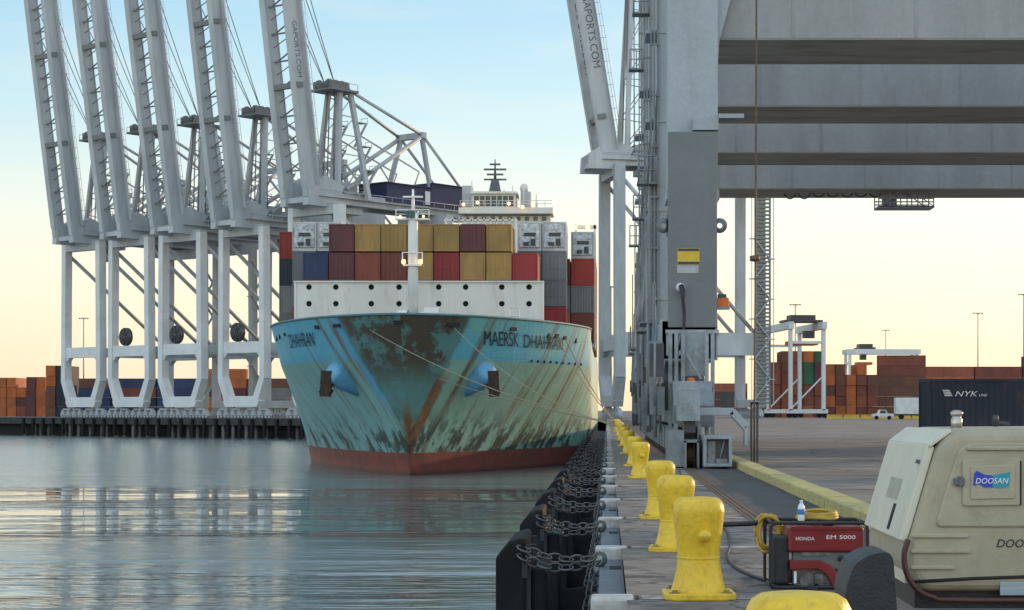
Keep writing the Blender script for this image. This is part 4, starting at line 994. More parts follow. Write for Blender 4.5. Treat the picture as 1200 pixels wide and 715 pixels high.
# cantilever platform by the first leg haunch
o = MB(); yz = LY-.3; o.box(PX(812,36.6), yz, PZ(152,36.6), PX(842,36.6), yz+.3, PZ(138,36.6)); o.box(PX(842,36.6), yz, PZ(138,36.6), PX(872,36.6), yz+.9, PZ(133,36.6)); partA(o, 'bracket', m_near)
# festoon loops and the hanging maintenance cage under the farthest beam
sB = F/(LY+41.8)
def partB2(mb, name, m, p=None): return partB(mb, name, m, p)
o = MB(); yf = D(sB)
for k in range(8):
    xa, xb_ = 905+k*17, 922+k*17; dp = 9 if k > 2 else 12
    if k == 0: continue
    P = []
    for i in range(9): f = i/8; P.append((PX(xa+(xb_-xa)*f, sB), yf+2.2, PZ(222, sB)+.15 - math.sin(math.pi*f)**.7*dp/sB*.75))
    o.path(P, .035, 5)
partB2(o, 'festoon_cable', m_plastic)
o = MB(); xa, xb_, za, zb2 = PX(1033,sB), PX(1098,sB), PZ(239.5,sB), PZ(223,sB)+.1
for y in (yf+1, yf+2.6):
    for k in range(6): x = xa + (xb_-xa)*k/5; o.box(x-.03, y, za, x+.03, y+.06, zb2)
    for z in (za, (za+zb2)/2, za+.25): o.box(xa, y, z-.03, xb_, y+.06, z+.03)
    o.bar((xa,y,za),(xa+(xb_-xa)*.4,y,zb2),.05,.05); o.bar((xb_,y,za),(xa+(xb_-xa)*.6,y,zb2),.05,.05)
o.box(xa-.05, yf+1, za-.06, xb_+.05, yf+2.66, za+.02); o.box(xa+.3, yf+1.3, za, xa+1, yf+2, za+.5)
partB2(o, 'maintenance_cage', m_near)
# ---------------------------------------------------------------- yellow bollards
BX = .80
def bollard():
    r = empty('mooring_bollard', (0,0,0))
    prof = [(0,.885),(.10,.885),(.165,.877),(.200,.855),(.220,.815),(.228,.77),(.226,.74),(.216,.65),(.203,.55),(.192,.46),(.186,.39),(.184,.355),(.190,.30),(.203,.22),(.219,.15),(.236,.095),(.248,.055),(.248,.05)]
    prof = [(a, b) for a, b in reversed(prof)]
    post = MB().lathe(prof, n=40).lathe([(.1875,.345),(.190,.352),(.190,.362),(.186,.369)], n=40).build('post', m_yellow, r)
    MB().prism([(-.31,-.22),(-.22,-.31),(.22,-.31),(.31,-.22),(.31,.22),(.22,.31),(-.22,.31),(-.31,.22)], 'Z', 0, .06).build('base_plate', m_yellow, r, bevel=.012)
    MB().lathe([(.0,-.30),(.030,-.298),(.048,-.28),(.055,-.25),(.060,-.15)], (.03,0,.555), 16, 'Y').build('nub', m_yellow, r)
    for x in (-.225, .225):
        for y in (-.225, .225): MB().lathe([(.05,.058),(.05,.066),(.026,.068),(.026,.086),(0,.088)], (x,y,0), 10).build('bolt', m_rust_y, r)
    return r
m_rust_y = M('dirty_yellow', (.30, .20, .04), (.16, .10, .03), (.05, .04, .03), 9, .6, .6)
bp = bollard()
bz = [(280,'yellow mooring bollard cut off by the bottom edge beside the compressor'),(135.8,'large yellow mooring bollard in front of the red generator, with a knob facing out'),
      (101.3,'yellow mooring bollard second nearest fully seen, partly behind the large one'),(78,'yellow mooring bollard third nearest fully seen, partly behind the second'),(48.5,'yellow mooring bollard standing apart midway along the quay edge'),
      (40,'yellow mooring bollard just beyond the one standing apart'),(31,'yellow mooring bollard second beyond the one standing apart'),(25.5,'yellow mooring bollard third beyond the one standing apart'),(21.5,'yellow mooring bollard fourth beyond the one standing apart'),
      (18,'yellow mooring bollard fifth beyond the one standing apart'),(15.3,'far yellow mooring bollard close to the ship bow, with rope'),(13.2,'farthest yellow mooring bollard, beside the ship, with orange rope')]
for i, (s, l) in enumerate(bz):
    b = bp if i == 0 else copy_tree(bp)
    b.location = (BX, D(s)+.31 if i else D(s), .004); b.rotation_euler = (0, 0, R([0, 2, -4, 3, 0, 5, -3, 2, 0, -4, 3, 0][i])); tag(b, l, 'bollard', 'yellow bollards along the quay edge')

# ---------------------------------------------------------------- fenders with chains
def link_path(mb, c, t, n, l, w, r):
    P = []
    for k in range(10):
        a = 2*math.pi*k/10; P.append(c + t*(math.cos(a)*l*.5) + n*(math.sin(a)*w*.5*(1.15 if abs(math.sin(a)) > .5 else 1)))
    mb.path(P, r, 6, closed=True)
def chain(pts, l=.17, w=.10, r=.012):
    P = [Vector(p) for p in pts]; mb = MB(); d = 0; step = l*.74
    seg = [(P[i], P[i+1]) for i in range(len(P)-1)]; tot = sum((b-a).length for a, b in seg); k = 0
    while d < tot:
        acc = 0
        for a, b in seg:
            if acc + (b-a).length >= d:
                t = (b-a).normalized(); c = a + t*(d-acc); break
            acc += (b-a).length
        n = t.orthogonal().normalized()
        up = Vector((0,0,1)) - t*t.z; up = up.normalized() if up.length > .1 else n; sd = t.cross(up)
        link_path(mb, c, t, (up*.9+sd*.43).normalized() if k % 2 else (sd*.9-up*.43).normalized(), l, w, r); d += step; k += 1
    return mb
def sag(a, b, drop, n=10):
    a, b = Vector(a), Vector(b); return [a + (b-a)*i/n - Vector((0,0,drop*4*(i/n)*(1-i/n))) for i in range(n+1)]
FL = 1.7
def fender():
    r = empty('quay_fender', (-.1, 0, 0))
    o = MB().prism([(-1.20,-3.9),(-1.20,-.02),(-1.05,.16),(-.93,.20),(-.86,.20),(-.86,-3.9)], 'Y', 0, FL)
    pn = o.build('panel', m_black, r, bevel=.03)
    o = MB()
    for y in (.06, FL-.10): o.box(-.86, y, -3.6, -.80, y+.05, .12)
    for y in (.55, 1.15): o.box(-.86, y-.06, -3.6, -.79, y+.06, .05)
    o.box(-.90, -.012, -.25, -.84, 0, -.08)
    o.build('rib', m_plastic, pn)
    o = MB()
    for y in (.85,):
        o.lathe([(.62,-.86),(.62,-.70),(.47,-.52),(.52,-.16),(.72,-.05),(.72,.0)], (0, y, -1.5), 20, 'X')
    o.build('rubber_cone', m_black, r)
    MB().box(-.80, .10, -3.6, -.62, FL-.1, -.16).build('fender_body', m_black, r, bevel=.04)
    o = MB().box(-.05, .15, -1.1, .01, .55, -.18)
    for z in (-.3, -.55, -.8, -1.0): o.cyl((-.05, .35, z), .035, .03, 8, 'X')
    o.build('bracket', m_ledge, r)
    for z, dz in ((.06, .10), (-.04, .17)):
        chain(sag((-.88, -.03, z+.02), (.0, .12, -.02), dz*.7)).build('chain', m_chain, r)
    chain(sag((-.03, .10, -.05), (-.10, -.2, -.55), .0, 2) + sag((-.14,-.4,-.75), (-.5, -1.6, -2.2), .1, 6)).build('chain', m_chain, r)
    MB().lathe([(.05,-.04),(.09,-.04),(.09,.04),(.05,.04)], (-.02,.12,-.05), 12, 'Y').build('shackle', m_chain, r)
    return r
fp = fender()
for k in range(22):
    f = fp if k == 0 else copy_tree(fp)
    f.location = (-.09 + random.uniform(-.02,.02), 21.3 + 6.1*k, 0)
    tag(f, 'black rubber quay fender with hanging chains, nearest of the row' if k == 0 else f'black rubber quay fender with chains, {ORD[k]} from the near end of the row', 'fender', 'black fenders hung along the quay edge')

# ---------------------------------------------------------------- mooring lines
def rope(name, a, b, drop, m, label, r=.038):
    tag(MB().path(sag(a, b, drop, 16), r, 6).build(name, m), label, 'rope', 'mooring lines')
def hp_(xo, z): return Vector((xo+CL, hy(xo, z)-.1, z))
def bol(s): return Vector((BX, D(s)+.31, .55))
rope('mooring_line', hp_(-2.8, 8.6), bol(15.3), 1.0, m_rope, 'pale mooring line from high on the bow plating down to a yellow bollard', .042)
rope('mooring_line', hp_(-5.2, 7.5), bol(13.2), .8, m_rope, 'pale mooring line starting lower on the bow, left of the stem rust', .042)
rope('mooring_line', hp_(12.9, 8.6), bol(15.3), .6, m_orope, 'thin orange-brown mooring line from the bow corner beside the quay')
rope('mooring_line', hp_(13.6, 8.6), bol(13.2)+Vector((0,0,-.1)), .5, m_orope, 'outer thin mooring line at the right shoulder of the ship')
rope('mooring_line', hp_(4.3, 8.9), bol(18), 1.2, m_rope, 'slack mooring line crossing the right bow below the name')

# ---------------------------------------------------------------- portable compressor
cp = empty('air_compressor', (1.75, D(200), 0), 0, 'beige towable air compressor with pale end panel, cut off at the right', 'compressor')
Y0 = D(200); X0 = 1.75
def cpart(mb, name, m, p=None, **kw):
    mb.v = [(x-X0, y-Y0, z) for x, y, z in mb.v]; return mb.build(name, m, p or cp, **kw)
def pz(py): return PZ(py, 200)
def px_(p): return PX(p, 200)
W_ = 1.62
prof = [(px_(1085),pz(694)),(px_(1070),pz(684)),(px_(1063),pz(664)),(px_(1063),pz(640)),(px_(1098),pz(522)),(px_(1112),pz(507)),(px_(1130),pz(503)),(3.5,pz(501)),(3.5,pz(694))]
def rounded(pts, r, n=5):
    out = []
    m = len(pts)
    for i in range(m):
        p, a, b = Vector(pts[i]), Vector(pts[i-1]), Vector(pts[(i+1) % m])
        u, v = (a-p), (b-p); k = min(r, u.length*.45, v.length*.45)
        q0, q1 = p+u.normalized()*k, p+v.normalized()*k
        for j in range(n+1): t = j/n; out.append(tuple(q0*(1-t)**2 + p*2*t*(1-t) + q1*t*t))
    return out
body = cpart(MB().prism(rounded(prof, .09), 'Y', Y0, Y0+W_), 'canopy', m_beige, bevel=.07, seg=4)
for p in body.data.polygons: p.use_smooth = len(p.vertices) == 4
# raised moulded field on the near side, with its recess, hatch and flutes
fld = [(px_(1095),pz(618)),(px_(1122),pz(528)),(px_(1136),pz(519)),(3.4,pz(519)),(3.4,pz(618))]
cpart(MB().prism(rounded(fld, .05), 'Y', Y0-.014, Y0+.02), 'side_moulding', m_beige, body, bevel=.012, seg=3)
cpart(MB().box(px_(1132), Y0-.030, pz(528), 3.4, Y0-.013, pz(523)), 'moulding_lip', m_beige, body, bevel=.008, seg=3)
hat = [(px_(1127),pz(593)),(px_(1127),pz(539)),(px_(1195),pz(536)),(px_(1195),pz(592))]
ht = cpart(MB().prism(rounded(hat, .02), 'Y', Y0-.030, Y0-.012), 'filler_hatch', m_beige, body, bevel=.006, seg=3)
hat2 = [(px_(1136),pz(585)),(px_(1136),pz(546)),(px_(1188),pz(544)),(px_(1188),pz(584))]
cpart(MB().prism(rounded(hat2, .015), 'Y', Y0-.038, Y0-.029), 'hatch_panel', m_beige, ht, bevel=.004, seg=2)
o = MB().box(px_(1117), Y0-.045, pz(568), px_(1129), Y0-.012, pz(560)); o.box(px_(1122), Y0-.05, pz(570), px_(1126), Y0-.012, pz(558)); cpart(o, 'hatch_latch', m_grey, ht, bevel=.003)
cpart(MB().box(px_(1194), Y0-.034, pz(592), px_(1195.6), Y0-.029, pz(540)), 'hatch_seal', m_hole, ht)
for py, xe in ((628,1135),(646,1137),(665,1118)):
    o = MB(); o.prism(rounded([(px_(1067),pz(py+2.3)),(px_(1067),pz(py-2.3)),(px_(xe),pz(py-2.3)),(px_(xe),pz(py+2.3))], .01, 3), 'Y', Y0-.016, Y0+.01); cpart(o, 'flute', m_beige, body, bevel=.005, seg=2)
o = MB(); o.path([(px_(1068),Y0-.003,pz(682)),(px_(1140),Y0-.003,pz(678)),(px_(1200),Y0-.003,pz(676)),(3.4,Y0-.003,pz(674))], .010, 6); cpart(o, 'body_seam', m_hole, body)
o = MB(); o.path(smooth([(px_(1064),Y0-.01,pz(632)),(px_(1059),Y0-.015,pz(650)),(px_(1062),Y0-.02,pz(672)),(px_(1074),Y0-.02,pz(690)),(px_(1094),Y0-.02,pz(700)),(px_(1130),Y0-.02,pz(703)),(3.4,Y0-.02,pz(703))]), .017, 10); cpart(o, 'edge_trim', m_trim, body)
# pale end panel and cap on the slanted end
n_ = Vector((-(pz(522)-pz(640)), 0, (px_(1098)-px_(1063)))).normalized(); n_ = Vector((-abs(n_.x), 0, abs(n_.z)))
a = Vector((px_(1063), 0, pz(640))); b = Vector((px_(1097), 0, pz(524))); e = (b-a)
def slab(t0, t1, y0, y1, d0, d1):
    P = []
    for d in (d0, d1):
        for t, y in ((t0,y0),(t1,y0),(t1,y1),(t0,y1)): q = a + e*t + n_*d; P.append((q.x, y, q.z))
    return MB().poly(P, [(0,3,2,1),(4,5,6,7),(0,1,5,4),(1,2,6,5),(2,3,7,6),(3,0,4,7)])
ep = cpart(slab(.03, 1.0, Y0+.045, Y0+W_-.05, .0, .045), 'end_panel', m_panel, bevel=.008)
cpart(slab(.40, .62, Y0+.55, Y0+1.0, .045, .048), 'data_plate', M('faded_plate', (.42,.39,.31), None, None, 8), ep)
cpart(slab(.09, .36, Y0+.52, Y0+.60, .045, .050), 'slot_handle', m_hole, ep)
cpart(slab(.80, .84, Y0+.12, Y0+.17, .045, .065), 'panel_lock', m_grey, ep)
q = b; cpart(MB().poly([(px_(1098)-.045,Y0+.03,pz(521)),(px_(1114),Y0+.03,pz(502.5)),(px_(1114),Y0+W_-.03,pz(502.5)),(px_(1098)-.045,Y0+W_-.03,pz(521)),(px_(1098)-.035,Y0+.03,pz(525)),(px_(1116),Y0+.03,pz(507)),(px_(1116),Y0+W_-.03,pz(507)),(px_(1098)-.035,Y0+W_-.03,pz(525))],
    [(0,1,2,3),(7,6,5,4),(0,4,5,1),(1,5,6,2),(2,6,7,3),(3,7,4,0)]), 'cap_panel', m_panel, bevel=.006)
cpart(MB().box(px_(1063)+.06, Y0+.1, .48, 3.4, Y0+W_-.1, pz(690)), 'chassis', m_plastic)
cpart(MB().box(px_(1066), Y0+.18, .62, px_(1066)+.12, Y0+W_-.15, .86), 'lower_panel', m_panel)
# wheel and its black guard at the near end
o = MB(); gx0, gx1 = PX(990, 212), PX(1058, 212); yg0 = D(212)
gp = rounded([(gx0,-.0),(gx0+.005,PZ(690,212)),(gx0+.05,PZ(662,212)),(gx0+.14,PZ(650,212)),(gx0+.245,PZ(647,212)),(gx0+.27,PZ(656,212)),(gx1,0.0)], .035)
gp = [(x, max(z, .12)) for x, z in gp]
gd = cpart(MB().prism(gp, 'Y', yg0, yg0+.52), 'mudguard', m_plastic, bevel=.035, seg=4)
for p in gd.data.polygons: p.use_smooth = len(p.vertices) == 4
cpart(MB().lathe([(.16,-.11),(.27,-.11),(.31,-.07),(.31,.07),(.27,.11),(.16,.11),(0,.09)], ((gx0+gx1)/2+.02, yg0+.3, .31), 28, 'X'), 'tyre', m_black)
# stack and filler on the roof, and a neighbour's dark lifting eye
o = MB().lathe([(.0,-.02),(.035,-.02),(.035,.05),(.028,.055),(.028,.065),(.036,.068),(.040,.085),(.025,.10),(0,.103)], (PX(1121,186), D(186), pz(501)+.0), 16); cpart(o, 'exhaust_stack', m_steel)
o = MB(); xq = PX(1172,180); o.lathe([(.0,0),(.02,0),(.02,.06),(.015,.075),(0,.075)], (xq-.03, D(180), pz(502)), 12); o.bar((xq-.03,D(180),pz(502)+.03),(xq+.06,D(180),pz(502)+.02),.02,.025); cpart(o, 'lifting_eye', m_darkst)
# lettering
def ctext(body, px0, px1, py0, py1, m, y, shear=.25, parent=None, bold=.0):
    t = text_mesh(body, 1.0, m, ext=.002, shear=shear, bold=bold)
    xs = [v.co.x for v in t.vertices]; zs = [v.co.y for v in t.vertices]; w, h = max(xs)-min(xs), max(zs)-min(zs)
    for v in t.vertices: v.co = (px_(px0)+(v.co.x-min(xs))/w*(px_(px1)-px_(px0))-X0, y-Y0-v.co.z, pz(py1)+(v.co.y-min(zs))/h*(pz(py0)-pz(py1)))
    o = bpy.data.objects.new('lettering', t); C.objects.link(o); o.parent = parent or body_; return o
body_ = body
yl_ = Y0-.0395
P = [(1140,555.5),(1143,551.5),(1152,556),(1162,557),(1161.5,571),(1152,571),(1146,567),(1139,569)]
lg = cpart(MB().prism([(px_(x), pz(y)) for x, y in P], 'Y', yl_-.002, yl_+.002), 'emblem', m_logo1, ht)
P = [(1162,557),(1172,555),(1182,553),(1181,570),(1170,572),(1161.5,571)]
cpart(MB().prism([(px_(x), pz(y)) for x, y in P], 'Y', yl_-.002, yl_+.002), 'emblem', m_logo2, ht)
ctext('DOOSAN', 1141.5, 1180, 560, 566.5, m_txtw, yl_-.004, parent=ht)
ctext('DOOSAN', 1168, 1226, 632, 641.5, m_txtk, Y0-.002)
cpart(MB().box(px_(1172), Y0-.003, pz(697.5), px_(1232), Y0+.001, pz(682)), 'data_sticker', m_signw, body)
cpart(MB().box(px_(1173), Y0-.005, pz(686.5), px_(1231), Y0-.003, pz(683)).box(px_(1174), Y0-.005, pz(696), px_(1228), Y0-.003, pz(690)), 'sticker_print', M('pale_blue_print', (.30,.42,.50)), body)

# ---------------------------------------------------------------- red generator
GX0, GX1, GY = PX(903,128), PX(1017,128), D(128)
gn = empty('portable_generator', (GX0, GY, 0), 0, 'red petrol generator in a black tube frame, under the water bottle', 'generator')
def gpart(mb, name, m, p=None, **kw):
    mb.v = [(x-GX0, y-GY, z) for x, y, z in mb.v]; return mb.build(name, m, p or gn, **kw)
GD, GH = .62, PZ(613,128)
def frame_loop(y):
    r = .05; P = []
    for cx_, cz_, a0 in ((GX0+r,.03+r,180),(GX1-r,.03+r,270),(GX1-r,GH-r,0),(GX0+r,GH-r,90)):
        for k in range(5): a = R(a0+k*22.5); P.append((cx_+r*math.cos(a), y, cz_+r*math.sin(a)))
    return P
o = MB(); o.path(frame_loop(GY), .017, 8, closed=True); o.path(frame_loop(GY+GD), .017, 8, closed=True)
for x in (GX0+.02, GX1-.02, (GX0+GX1)/2):
    for z in (.03, GH): o.tube((x, GY, z), (x, GY+GD, z), .015, 8)
gpart(o, 'tube_frame', m_plastic)
def gx(p): return PX(p,128)
def gz(p): return PZ(p,128)
tk = gpart(MB().box(gx(924), GY+.03, gz(648), gx(1013), GY+GD-.05, gz(618)), 'fuel_tank', m_red, bevel=.025, seg=3)
gpart(MB().box(gx(927), GY+.02, gz(622), gx(1011), GY+.06, gz(617.5)), 'tank_lip', m_red, tk, bevel=.008)
gpart(MB().lathe([(0,0),(.05,0),(.05,.03),(0,.035)], (gx(975), GY+.3, gz(618)), 16), 'fuel_cap', m_plastic, tk)
gpart(MB().box(gx(930), GY+.06, gz(668), gx(1012), GY+.2, gz(638)), 'control_panel', m_grey, bevel=.006)
o = MB()
for k, p in enumerate((986, 997, 1006)): o.lathe([(.0,-.02),(.028,-.018),(.028,.0)], (gx(p), GY+.06, gz(655)), 14, 'Y')
gpart(o, 'outlet', m_plastic)
gpart(MB().box(gx(940), GY+.05, gz(652), gx(974), GY+.062, gz(644)), 'panel_plate', m_engine)
P = [(926,657),(962,657),(975,663),(983,675),(987,691),(977,691),(973,680),(967,672),(958,667),(926,668)]
gpart(MB().prism([(gx(x), gz(y)) for x, y in P], 'Y', GY+.02, GY+.12), 'engine_cover', m_red, bevel=.008)
o = MB(); o.box(gx(930), GY+.12, .05, gx(985), GY+.5, gz(668)); o.cyl((gx(948), GY+.13, gz(681)), .075, .08, 18, 'Y'); o.box(gx(956), GY+.06, gz(685), gx(966), GY+.14, gz(673)); o.cyl((gx(972), GY+.12, gz(679)), .05, .07, 14, 'Y')
gpart(o, 'engine', m_engine)
gpart(MB().box(gx(931), GY+.04, gz(684), gx(934), GY+.09, gz(670)), 'spark_lead', m_bottle)
gpart(MB().box(gx(986), GY+.1, .05, gx(1012), GY+.5, gz(668)).cyl((gx(998), GY+.1, gz(683)), .06, .04, 14, 'Y'), 'alternator', m_engine)
gpart(MB().box(GX0+.03, GY+.08, .05, gx(926), GY+.5, gz(630)), 'muffler_box', m_plastic, bevel=.02)
def gtext(body, px0, px1, py0, py1):
    t = text_mesh(body, 1.0, m_txtw, ext=.001, bold=.0); xs = [v.co.x for v in t.vertices]; zs = [v.co.y for v in t.vertices]; w, h = max(xs)-min(xs), max(zs)-min(zs)
    for v in t.vertices: v.co = (gx(px0)+(v.co.x-min(xs))/w*(gx(px1)-gx(px0))-GX0, .0285-v.co.z, gz(py1)+(v.co.y-min(zs))/h*(gz(py0)-gz(py1)))
    o = bpy.data.objects.new('lettering', t); C.objects.link(o); o.parent = tk
gtext('HONDA', 933, 955, 629.5, 633.5); gtext('EM 5000', 969, 1003, 627.5, 632)
# black pull handle, hoses, water bottle
hz = PZ(613.5,124); hy_ = D(124)
gpart(MB().path([(PX(846,124),hy_,hz-.01),(PX(880,124),hy_,hz),(PX(905,124),hy_+.2,hz+.01),(PX(930,124),hy_+.4,hz+.01)], .025, 10), 'carrying_handle', m_plastic)
o = MB(); P = []; rnd = random.Random(3)
for k in range(110):
    a = k/110*2*math.pi*6.5; rr = 1 + .10*math.sin(k*.7) + rnd.uniform(-.03,.03)
    P.append((PX(902,124) + .115*math.cos(a)*rr + .02*math.sin(k*.21), hy_+.10 + .10*math.sin(a*.5+k*.06) , PZ(625,124) + .155*math.sin(a)*rr + (.0)))
P += [(PX(890,124), hy_, PZ(642,124)), (PX(893,124), hy_-.05, PZ(646,124)), (PX(903,124), hy_-.05, PZ(647,124))]
tag(o.path(P, .0155, 7).build('hose_coil', m_hose), 'yellow hose coiled over the black carrying handle of the generator', 'hose')
o = MB(); P = []
for k in range(70):
    a = k/70*2*math.pi*3.5; rr = 1-.12*(k/70)
    P.append((gx(962)+.19*math.cos(a)*rr, GY+.32+.2*math.sin(a)*rr, GH+.035+.018*(k//20)+.006*math.sin(k)))
tag(o.path(P, .017, 7).build('air_hose', m_hose), 'flat loops of yellow hose lying on top of the red generator', 'hose')
bt = empty('water_bottle', (gx(940), GY+.08, GH+.015), 0, 'small clear water bottle with blue label standing on the red generator', 'bottle')
MB().lathe([(0,0),(.030,0),(.033,.01),(.031,.05),(.033,.10),(.032,.125),(.022,.15),(.013,.165),(.013,.172)], n=20).build('bottle_body', m_bottle, bt)
MB().lathe([(.0335,.06),(.0345,.062),(.0345,.108),(.0335,.11)], n=20).build('bottle_label', m_blab, bt)
MB().lathe([(0,.19),(.015,.19),(.016,.172),(.0,.172)], n=16).build('bottle_cap', m_txtw, bt)
# thin cable on the deck
tag(MB().path(smooth([(1.9,17.0,.02),(1.55,17.9,.02),(1.35,19.2,.02),(1.33,20.8,.02),(1.5,23,.02),(1.62,26,.02),(1.58,30,.02),(1.7,40,.02),(2.0,D(41.8)+.5,.02)]), .017, 6).build('deck_cable', m_plastic), 'thin black cable lying along the deck between bollards and crane rail', 'cable')
# ---------------------------------------------------------------- dark container standing on the yard
sT = 26.0; TY = D(sT); TX = PX(1087,sT); TZ = PZ(444,sT)-2.9
nyk = container('dark blue', TX, TY+1.22, TZ, H=2.9, rz=R(-90), label='very dark container with white lettering standing on the yard behind the compressor')
bl = empty('timber_bearers', (TX, TY, 0), 0, 'low timber bearers under the dark lettered container, mostly hidden', 'bearer')
for x in (.1, 5.9, 11.7): MB().box(x, .1, 0, x+.3, 2.35, TZ).build('bearer', m_rail, bl)
def ntext(body, px0, px1, py0, py1, shear=.3):
    t = text_mesh(body, 1.0, m_txtw, ext=.004, shear=shear, bold=.0); xs = [v.co.x for v in t.vertices]; zs = [v.co.y for v in t.vertices]; w, h = max(xs)-min(xs), max(zs)-min(zs)
    Minv = Matrix.Rotation(R(90), 4, 'Z') @ Matrix.Translation(-nyk.location)
    for v in t.vertices: v.co = Minv @ Vector((PX(px0,sT)+(v.co.x-min(xs))/w*(PX(px1,sT)-PX(px0,sT)), TY-.03-v.co.z, PZ(py1,sT)+(v.co.y-min(zs))/h*(PZ(py0,sT)-PZ(py1,sT))))
    o = bpy.data.objects.new('lettering', t); C.objects.link(o); o.parent = nyk
ntext('NYK', 1119, 1146, 458.5, 464.5); ntext('LINE', 1147, 1157, 461.8, 464.5)
o = MB()
for k in range(4): o.prism([(PX(1104+k*.8,sT),PZ(457+k*2,sT)),(PX(1112+k*1.2,sT),PZ(457+k*2,sT)),(PX(1113+k*1.2,sT),PZ(458.2+k*2,sT)),(PX(1105+k*.8,sT),PZ(458.2+k*2,sT))], 'Y', TY-.035, TY-.025)
Minv = Matrix.Rotation(R(90), 4, 'Z') @ Matrix.Translation(-nyk.location); o.v = [tuple(Minv @ Vector(p)) for p in o.v]; o.build('emblem', m_txtw, nyk)
# ---------------------------------------------------------------- container yards
cols = ['brick red','brown','maroon','brick red','orange','brown','brick red','green','navy','brown','brick red','grey','teal','maroon','red']
def yard(spec, rnd_seed, group, pick0, where, sd):
    """spec: list of (px0, px1, s, tiers, side_on)"""
    rnd = random.Random(rnd_seed); colno = 0
    cur = spec[0][0]
    for px0, px1, s, tiers, side_on, *pk_ in spec:
        pick = pk_[0] if pk_ else pick0
        Y = D(s); x = PX(cur, s); pitch = 12.5 if side_on else 2.6
        while x + pitch*.5 < PX(px1, s):
            n = tiers if isinstance(tiers, int) else tiers[rnd.randrange(len(tiers))]
            run = rnd.choice(pick)
            for k in range(n):
                if rnd.random() < .55: run = rnd.choice(pick)
                lb_ = f'{run} {"side-on" if side_on else "end-on"} container in the {where} yard, {ORD[k]} tier, {ORD[colno]} column from left'
                if side_on: container(run, x, Y+1.22, k*2.62, 12.19, 2.59, False, R(-90), True, lb_, group)
                else: container(run, x+1.22, Y+rnd.uniform(-.1,.3), k*2.62, 12.19, 2.59, rnd.random() < .5, 0, True, lb_, group)
            x += pitch; colno += 1; cur = 712 + x*s
warm = ['brick red','brick red','brown','rust','brick red','orange','rust','brick red','brown','brick red','rust','orange','brick red','maroon','rust','green','orange','brick red','rust']
dusk = ['dark blue','navy','dark blue','grey','brown','navy','maroon','dark blue']
red_ = ['orange','brick red','brick red','orange','brown','maroon','orange']
GR, GL = 'containers stacked in the right yard', 'containers stacked in the left yard'
yard([(890,972,4.95,[5,6,6],False),(973,1024,4.75,[5,5,4],False),(1024,1112,4.6,[6],True),(1113,1172,4.5,[5],True),(1172,1290,4.5,[6],True)], 5, GR, warm, 'right', 0)
yard([(-60,26,4.35,[4,4,3],False,red_),(26,50,4.45,[4],False,red_),(50,76,4.6,[5],False,['dark blue','brown','orange','dark blue']),(77,345,4.25,[4,4,4,5],True)], 11, GL, dusk+red_, 'left', 1)
yard([(742,892,3.6,[4,4,3],True)], 21, 'containers stacked beyond the near cranes', warm, 'middle', 2)

# ---------------------------------------------------------------- rubber-tyred yard gantries
def rtg():
    r = empty('yard_gantry', (0,0,0)); sp_n, wb, H = 23.5, 7.4, 19.5
    for x in (0, sp_n):
        for y in (0, wb):
            o = MB(); o.bar((x, y, 1.6), (x, y, H), 1.0, .8); o.build('leg', m_cranew, r)
        o = MB(); o.box(x-.5, -.9, 1.0, x+.5, wb+.9, 1.9); o.box(x-.35, 0, H-3.2, x+.35, wb, H-2.6); o.bar((x, .3, 9), (x, wb-.3, 2.2), .3, .3); o.bar((x, wb, 1.5), (x, wb, H-3), .3, .3); o.build('side_frame', m_cranew, r)
        for y in (-.3, 1.0, wb-1.0, wb+.3): MB().cyl((x, y, .6), .6, .5, 14, 'X').build('wheel', m_black, r)
    for y in (0, wb): MB().box(-1.2, y-.55, H, sp_n+1.2, y+.55, H+1.6).build('top_girder', m_cranew, r)
    o = MB(); o.box(3, -.6, H+1.7, 9, wb+.6, H+2.2); o.box(3.6, .9, H+2.2, 8.2, wb-.9, H+3.3); o.build('trolley', m_darkst, r)
    MB().box(4, 1, H-1.8, 6, 3.4, H-.2).build('operator_cab', m_darkst, r)
    MB().box(3, wb*.5-3.2, H-3.4, 8, wb*.5+3.2, H-2.5).build('spreader', CM['orange'], r)
    return r
rt = rtg(); sR = 5.33
rt.location = (PX(965,sR)-7.4+7.4, D(sR), 0); rt.rotation_euler = (0, 0, R(97)); tag(rt, 'white rubber-tyred gantry seen end on beside the ladder leg, in front of red stacks', 'gantry crane', 'white yard gantries')
r2 = copy_tree(rt); r2.location = (PX(996,3.4), D(3.4), 0); r2.rotation_euler = (0, 0, R(4)); r2.scale = (1, 1, 1.08); tag(r2, 'white yard gantry seen broadside rising behind the red container stacks', 'gantry crane', 'white yard gantries')
r3 = copy_tree(rt); r3.location = (PX(30,3.75), D(3.75), 0); r3.rotation_euler = (0, 0, R(3)); r3.scale = (1, 1, .52); tag(r3, 'low pale yard gantry above the orange stacks at far left', 'gantry crane', 'white yard gantries')

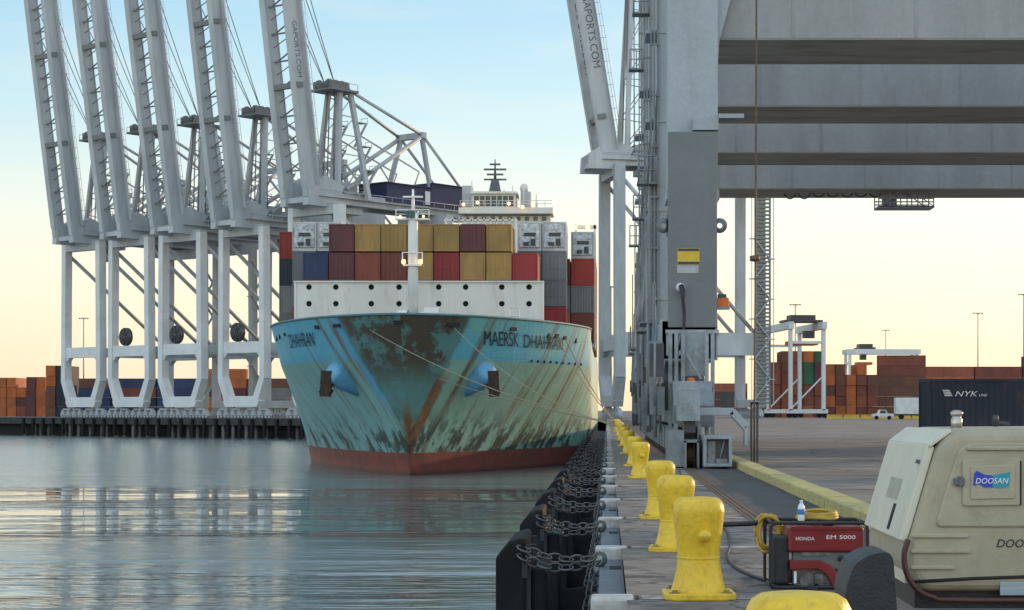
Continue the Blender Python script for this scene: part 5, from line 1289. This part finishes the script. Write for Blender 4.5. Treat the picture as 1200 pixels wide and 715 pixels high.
# ---------------------------------------------------------------- light masts, barriers, vehicles
m_pole = M('galvanised_pole', (.30, .29, .28), None, None, 1, .5, .5)
def mast(px, s, top, lb_):
    r = empty('light_mast', (PX(px,s), D(s), 0), 0, lb_, 'light mast', 'tall yard light masts'); h = PZ(top, s)
    MB().path([(0,0,0),(0,0,h)], [.26,.13], 10).build('pole', m_pole, r)
    o = MB(); o.box(-1.5,-.2,h-.05,1.5,.2,h+.12)
    for k in range(4): o.box(-1.45+k*.82,-.4,h-.22,-1.05+k*.82,.4,h+.03)
    o.build('lamp_head', m_pole, r)
mast(1146, 4.2, 367, 'tall light mast standing clear against the sky above the dark lettered container')
mast(932, 4.5, 357, 'slim light mast rising behind the end-on white yard gantry')
mast(1038, 3.3, 387, 'small far light mast above the broadside white gantry')
mast(98, 3.95, 373, 'light mast seen through the legs of the leftmost crane')
mast(716, 5.0, 336, 'light mast seen between the legs of the far crane beside the ship')
mast(1199.5, 4.3, 345, 'light mast at the right edge of the picture')
bm2 = MB().prism([(-.3,0),(.3,0),(.3,.12),(.12,.4),(.08,.85),(-.08,.85),(-.12,.4),(-.3,.12)], 'X', -1.5, 1.5).mesh('road_barrier', m_barrier)
for i, (px, s) in enumerate([(978,6.1),(998,6.1),(1018,6.1),(1039,6.0),(1058,6.0),(1078,6.0)]):
    o = bpy.data.objects.new('road_barrier', bm2); C.objects.link(o); o.location = (PX(px,s), D(s), 0); o.rotation_euler = (0,0,R([0,4,-3,2,-5,3][i]))
    tag(o, f'low yellow road barrier in front of the red stacks, {ORD[i]} from the gantry', 'barrier', 'yellow barriers by the stacks')
# white box lorry and pickup
sv = 6.4
lo = empty('box_trailer', (PX(1050,sv), D(sv), 0), 0, 'pale box trailer parked before the red stacks, left of the black container', 'trailer')
MB().box(0,0,1.0,12.2,2.5,PZ(466,sv)).build('cargo_box', m_truckw, lo)
MB().box(0,.3,.7,12.2,2.2,.98).build('chassis', m_darkst, lo)
for x in (1, 9, 10.3): MB().cyl((x,.25,.5),.5,.35,16,'Y').build('wheel', m_black, lo)
sv = 6.6
pk = empty('pickup_truck', (PX(1023,sv), D(sv), 0), 0, 'small white pickup parked before the red stacks beside the pale box trailer', 'pickup')
MB().prism([(0,.5),(3.7,.5),(3.7,1.05),(2.6,1.1),(2.3,1.75),(1.2,1.78),(.95,1.1),(0,1.0)], 'Y', 0, 1.8).build('body', m_truckw, pk, bevel=.05)
MB().prism([(1.2,1.12),(2.4,1.12),(2.2,1.65),(1.35,1.68)], 'Y', -.01, .02).build('window', m_glass, pk)
for x in (.65, 2.9): MB().cyl((x,.12,.36),.36,.25,16,'Y').build('wheel', m_black, pk)
